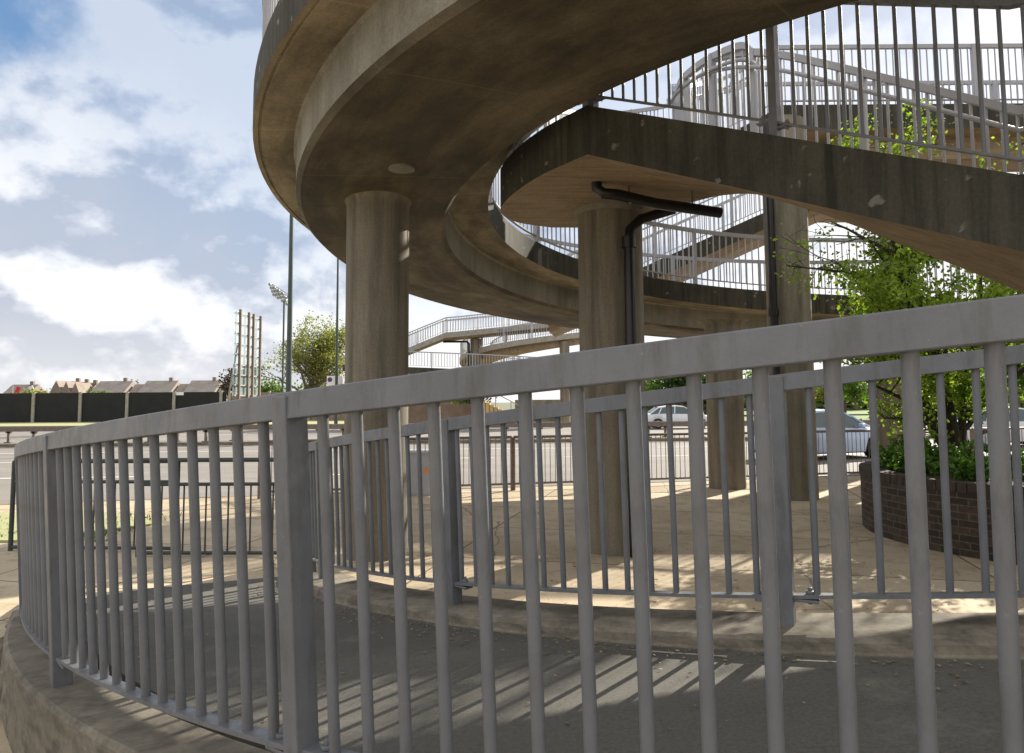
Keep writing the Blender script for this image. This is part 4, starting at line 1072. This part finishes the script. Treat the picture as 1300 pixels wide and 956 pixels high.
t = thing('brick_wall', (-4, 56, 0), 'low brown retaining wall below the far landing', 'wall')
m = MB(); m.box((-6.3, 55.2, .75), (8.6, .4, 1.5)); m.build('face', M['brown_fence'], t)
# small stair at ground level over the road
t = thing('small_stair', (0, 55, 0), 'short flight of yellow edged steps rising left across the road', 'stair')
for i in range(11):
    m = MB(); m.box((.9 - i * .30, 54.2, .08 + .08 * i), (.34, 2.0, .16 * (i + 1))); m.build('step', M['step'], t)
m = MB(); m.add([(.9, 53.15, .9), (.9, 53.25, .9), (-2.4, 53.25, 2.7), (-2.4, 53.15, 2.7)], [(0, 1, 2, 3)]); m.tube([(1.0, 53.1, 1.1), (-2.4, 53.1, 2.9)], .04, 6); m.build('handrail', M['railfar'], t)
for i in range(4):
    m = MB(); x = 1.0 - i * 1.1; m.tube([(x, 53.1, 0), (x, 53.1, 1.1 + i * .58)], .04, 6); m.build('rail_post', M['railfar'], t)
t = thing('retaining_wall', (4, 62, 0), 'pale concrete retaining walls under the far spiral', 'wall')
m = MB(); m.box((4.2, 60.0, .9), (8.0, .4, 1.8)); m.box((7, 57.0, .45), (6.0, .4, .9)); m.build('face', M['beamside'], t)

# ---------------------------------------------------------------- camera
H_CAM, PITCH, ROLL = 1.635, 4.683, .393
cd = bpy.data.cameras.new('camera'); cam = bpy.data.objects.new('camera', cd); COL.objects.link(cam)
cd.sensor_fit = 'HORIZONTAL'; cd.sensor_width = 36; cd.lens = 937.65 / 1300 * 36; cd.clip_end = 5000; cd.clip_start = .05
cd.shift_x = 0; cd.shift_y = -(478 - 433.5) / 1300
cam.location = (0, 0, H_CAM)
cam.matrix_world = Matrix.Translation((0, 0, H_CAM)) @ Matrix.Rotation(R(90 + PITCH), 4, 'X') @ Matrix.Rotation(R(-ROLL), 4, 'Z')
sc.camera = cam

# ---------------------------------------------------------------- light
AZ, EL = 50.0, 28.0      # azimuth from +X towards +Y
sd = Vector((math.cos(R(AZ)) * math.cos(R(EL)), math.sin(R(AZ)) * math.cos(R(EL)), math.sin(R(EL))))
ld = bpy.data.lights.new('sun', 'SUN'); ld.energy = 5.0; ld.angle = R(.53); ld.color = (1, .93, .80)
lo = bpy.data.objects.new('sun', ld); COL.objects.link(lo); lo.rotation_mode = 'QUATERNION'
lo.rotation_quaternion = sd.to_track_quat('Z', 'Y')
w = bpy.data.worlds.new('World'); sc.world = w; w.use_nodes = True; nt = w.node_tree
bg = nt.nodes['Background']; bg.inputs['Strength'].default_value = .047
sky = nd(nt, 'ShaderNodeTexSky', sky_type='NISHITA'); sky.sun_disc = False
sky.sun_elevation = R(EL); sky.sun_rotation = R(90 - AZ)
tc = nd(nt, 'ShaderNodeTexCoord'); D_ = tc.outputs['Generated']
sp = nd(nt, 'ShaderNodeSeparateXYZ'); nt.links.new(D_, sp.inputs[0])
def mth(op, a, b=None, clamp=False):
    n = nd(nt, 'ShaderNodeMath', operation=op); n.use_clamp = clamp
    for i, v in enumerate((a, b)):
        if v is None: continue
        if isinstance(v, (int, float)): n.inputs[i].default_value = v
        else: nt.links.new(v, n.inputs[i])
    return n.outputs[0]
def raydir(px, py):
    xs = (px - 650) / 937.65; ys = (433.5 - py) / 937.65; ro, pt = R(ROLL), R(PITCH)
    a, b = xs * math.cos(ro) + ys * math.sin(ro), -xs * math.sin(ro) + ys * math.cos(ro)
    return Vector((a, math.cos(pt) - b * math.sin(pt), math.sin(pt) + b * math.cos(pt))).normalized()
den = mth('ADD', mth('MAXIMUM', sp.outputs[2], 0.0), .22)
cmb = nd(nt, 'ShaderNodeCombineXYZ'); nt.links.new(mth('DIVIDE', sp.outputs[0], den), cmb.inputs[0]); nt.links.new(mth('DIVIDE', sp.outputs[1], den), cmb.inputs[1])
vm = nd(nt, 'ShaderNodeMapping'); vm.inputs['Location'].default_value = (2.3, .7, 0); vm.inputs['Scale'].default_value = (1, 1, 1); nt.links.new(cmb.outputs[0], vm.inputs['Vector'])
V = vm.outputs['Vector']
def blob(px, py, r0, r1):
    d_ = raydir(px, py); n = nd(nt, 'ShaderNodeVectorMath', operation='DISTANCE'); nt.links.new(D_, n.inputs[0]); n.inputs[1].default_value = d_
    nn = mth('ADD', n.outputs['Value'], mth('MULTIPLY', mth('SUBTRACT', noise(nt, D_, 7, 6, .6), .5), .22))
    mr = nd(nt, 'ShaderNodeMapRange', interpolation_type='SMOOTHSTEP'); nt.links.new(nn, mr.inputs[0])
    mr.inputs[1].default_value = r0; mr.inputs[2].default_value = r1; mr.inputs[3].default_value = 1; mr.inputs[4].default_value = 0
    return mr.outputs[0]
n1 = noise(nt, V, 1.15, 10, .56, .25)
n2 = noise(nt, V, 2.6, 9, .6, .2)
cov = ramp(nt, n1, [(.24, 0), (.36, 1)])
cov = mixc(nt, cov, (0, 0, 0), blob(5, 5, .0, .085))
cov = mixc(nt, cov, (0, 0, 0), blob(1290, 60, .06, .16))
cov = mixc(nt, cov, (0, 0, 0), mth('MULTIPLY', blob(560, -500, .5, .9), .55))
white, grey = (11.4, 11.3, 11.2), (5.6, 6.4, 8.3)
n3 = noise(nt, V, 9.0, 10, .62, .4)
puff = ramp(nt, noise(nt, V, 3.6, 12, .58, .25), [(.46, 0), (.56, 1)])
tone = mth('ADD', mth('MULTIPLY', puff, .62), mth('MULTIPLY', ramp(nt, n3, [(.40, 0), (.62, 1)]), .34))
gm = mth('MULTIPLY', blob(190, 345, .10, .27), 1.0)
gm2 = mth('MULTIPLY', blob(30, 330, .10, .24), 1.0)
g3 = mth('MULTIPLY', blob(-10, 470, .03, .14), .7)
bias = mth('MAXIMUM', mth('MAXIMUM', gm, gm2), g3)
def dnoise(scale, dz, det, dist=.15):
    mp = nd(nt, 'ShaderNodeMapping'); mp.inputs['Scale'].default_value = (1, 1, 1.45); mp.inputs['Location'].default_value = (.35, .1, .2 + dz)
    nt.links.new(D_, mp.inputs['Vector']); return noise(nt, mp.outputs['Vector'], scale, det, .56, dist)
lit = mth('MULTIPLY', mth('SUBTRACT', dnoise(3.9, 0, 10), dnoise(3.9, .09, 3)), 4.4)
lit2 = mth('MULTIPLY', mth('SUBTRACT', dnoise(14, 0, 8), dnoise(14, .03, 4)), 2.2)
lit = mth('ADD', mth('ADD', lit, lit2), .80)
lit = mth('SUBTRACT', lit, mth('MULTIPLY', bias, .62))
m2 = nd(nt, 'ShaderNodeMath', operation='MULTIPLY'); m2.use_clamp = True; nt.links.new(lit, m2.inputs[0]); m2.inputs[1].default_value = 1.0
cloud = ramp(nt, m2.outputs[0], [(0, (.52, .56, .645)), (.27, (.67, .70, .775)), (.50, (.86, .875, .915)), (.75, (1, 1, 1))])
cloud = mixc(nt, cloud, (11.6, 11.5, 11.4), 1.0, 'MULTIPLY')
hz = nd(nt, 'ShaderNodeMapRange'); nt.links.new(sp.outputs[2], hz.inputs[0]); hz.inputs[1].default_value = 0; hz.inputs[2].default_value = .12; hz.inputs[3].default_value = .5; hz.inputs[4].default_value = 0
cloud = mixc(nt, cloud, (10.8, 10.6, 10.2), hz.outputs[0])
skyc = mixc(nt, sky.outputs['Color'], (2.2, 4.6, 8.6), .5)
out = mixc(nt, skyc, cloud, cov)
nt.links.new(out, bg.inputs['Color'])

sc.view_settings.view_transform = 'Standard'; sc.view_settings.look = 'None'
sc.view_settings.exposure = 1.08; sc.view_settings.gamma = 1
sc.render.resolution_x = 1024; sc.render.resolution_y = 753
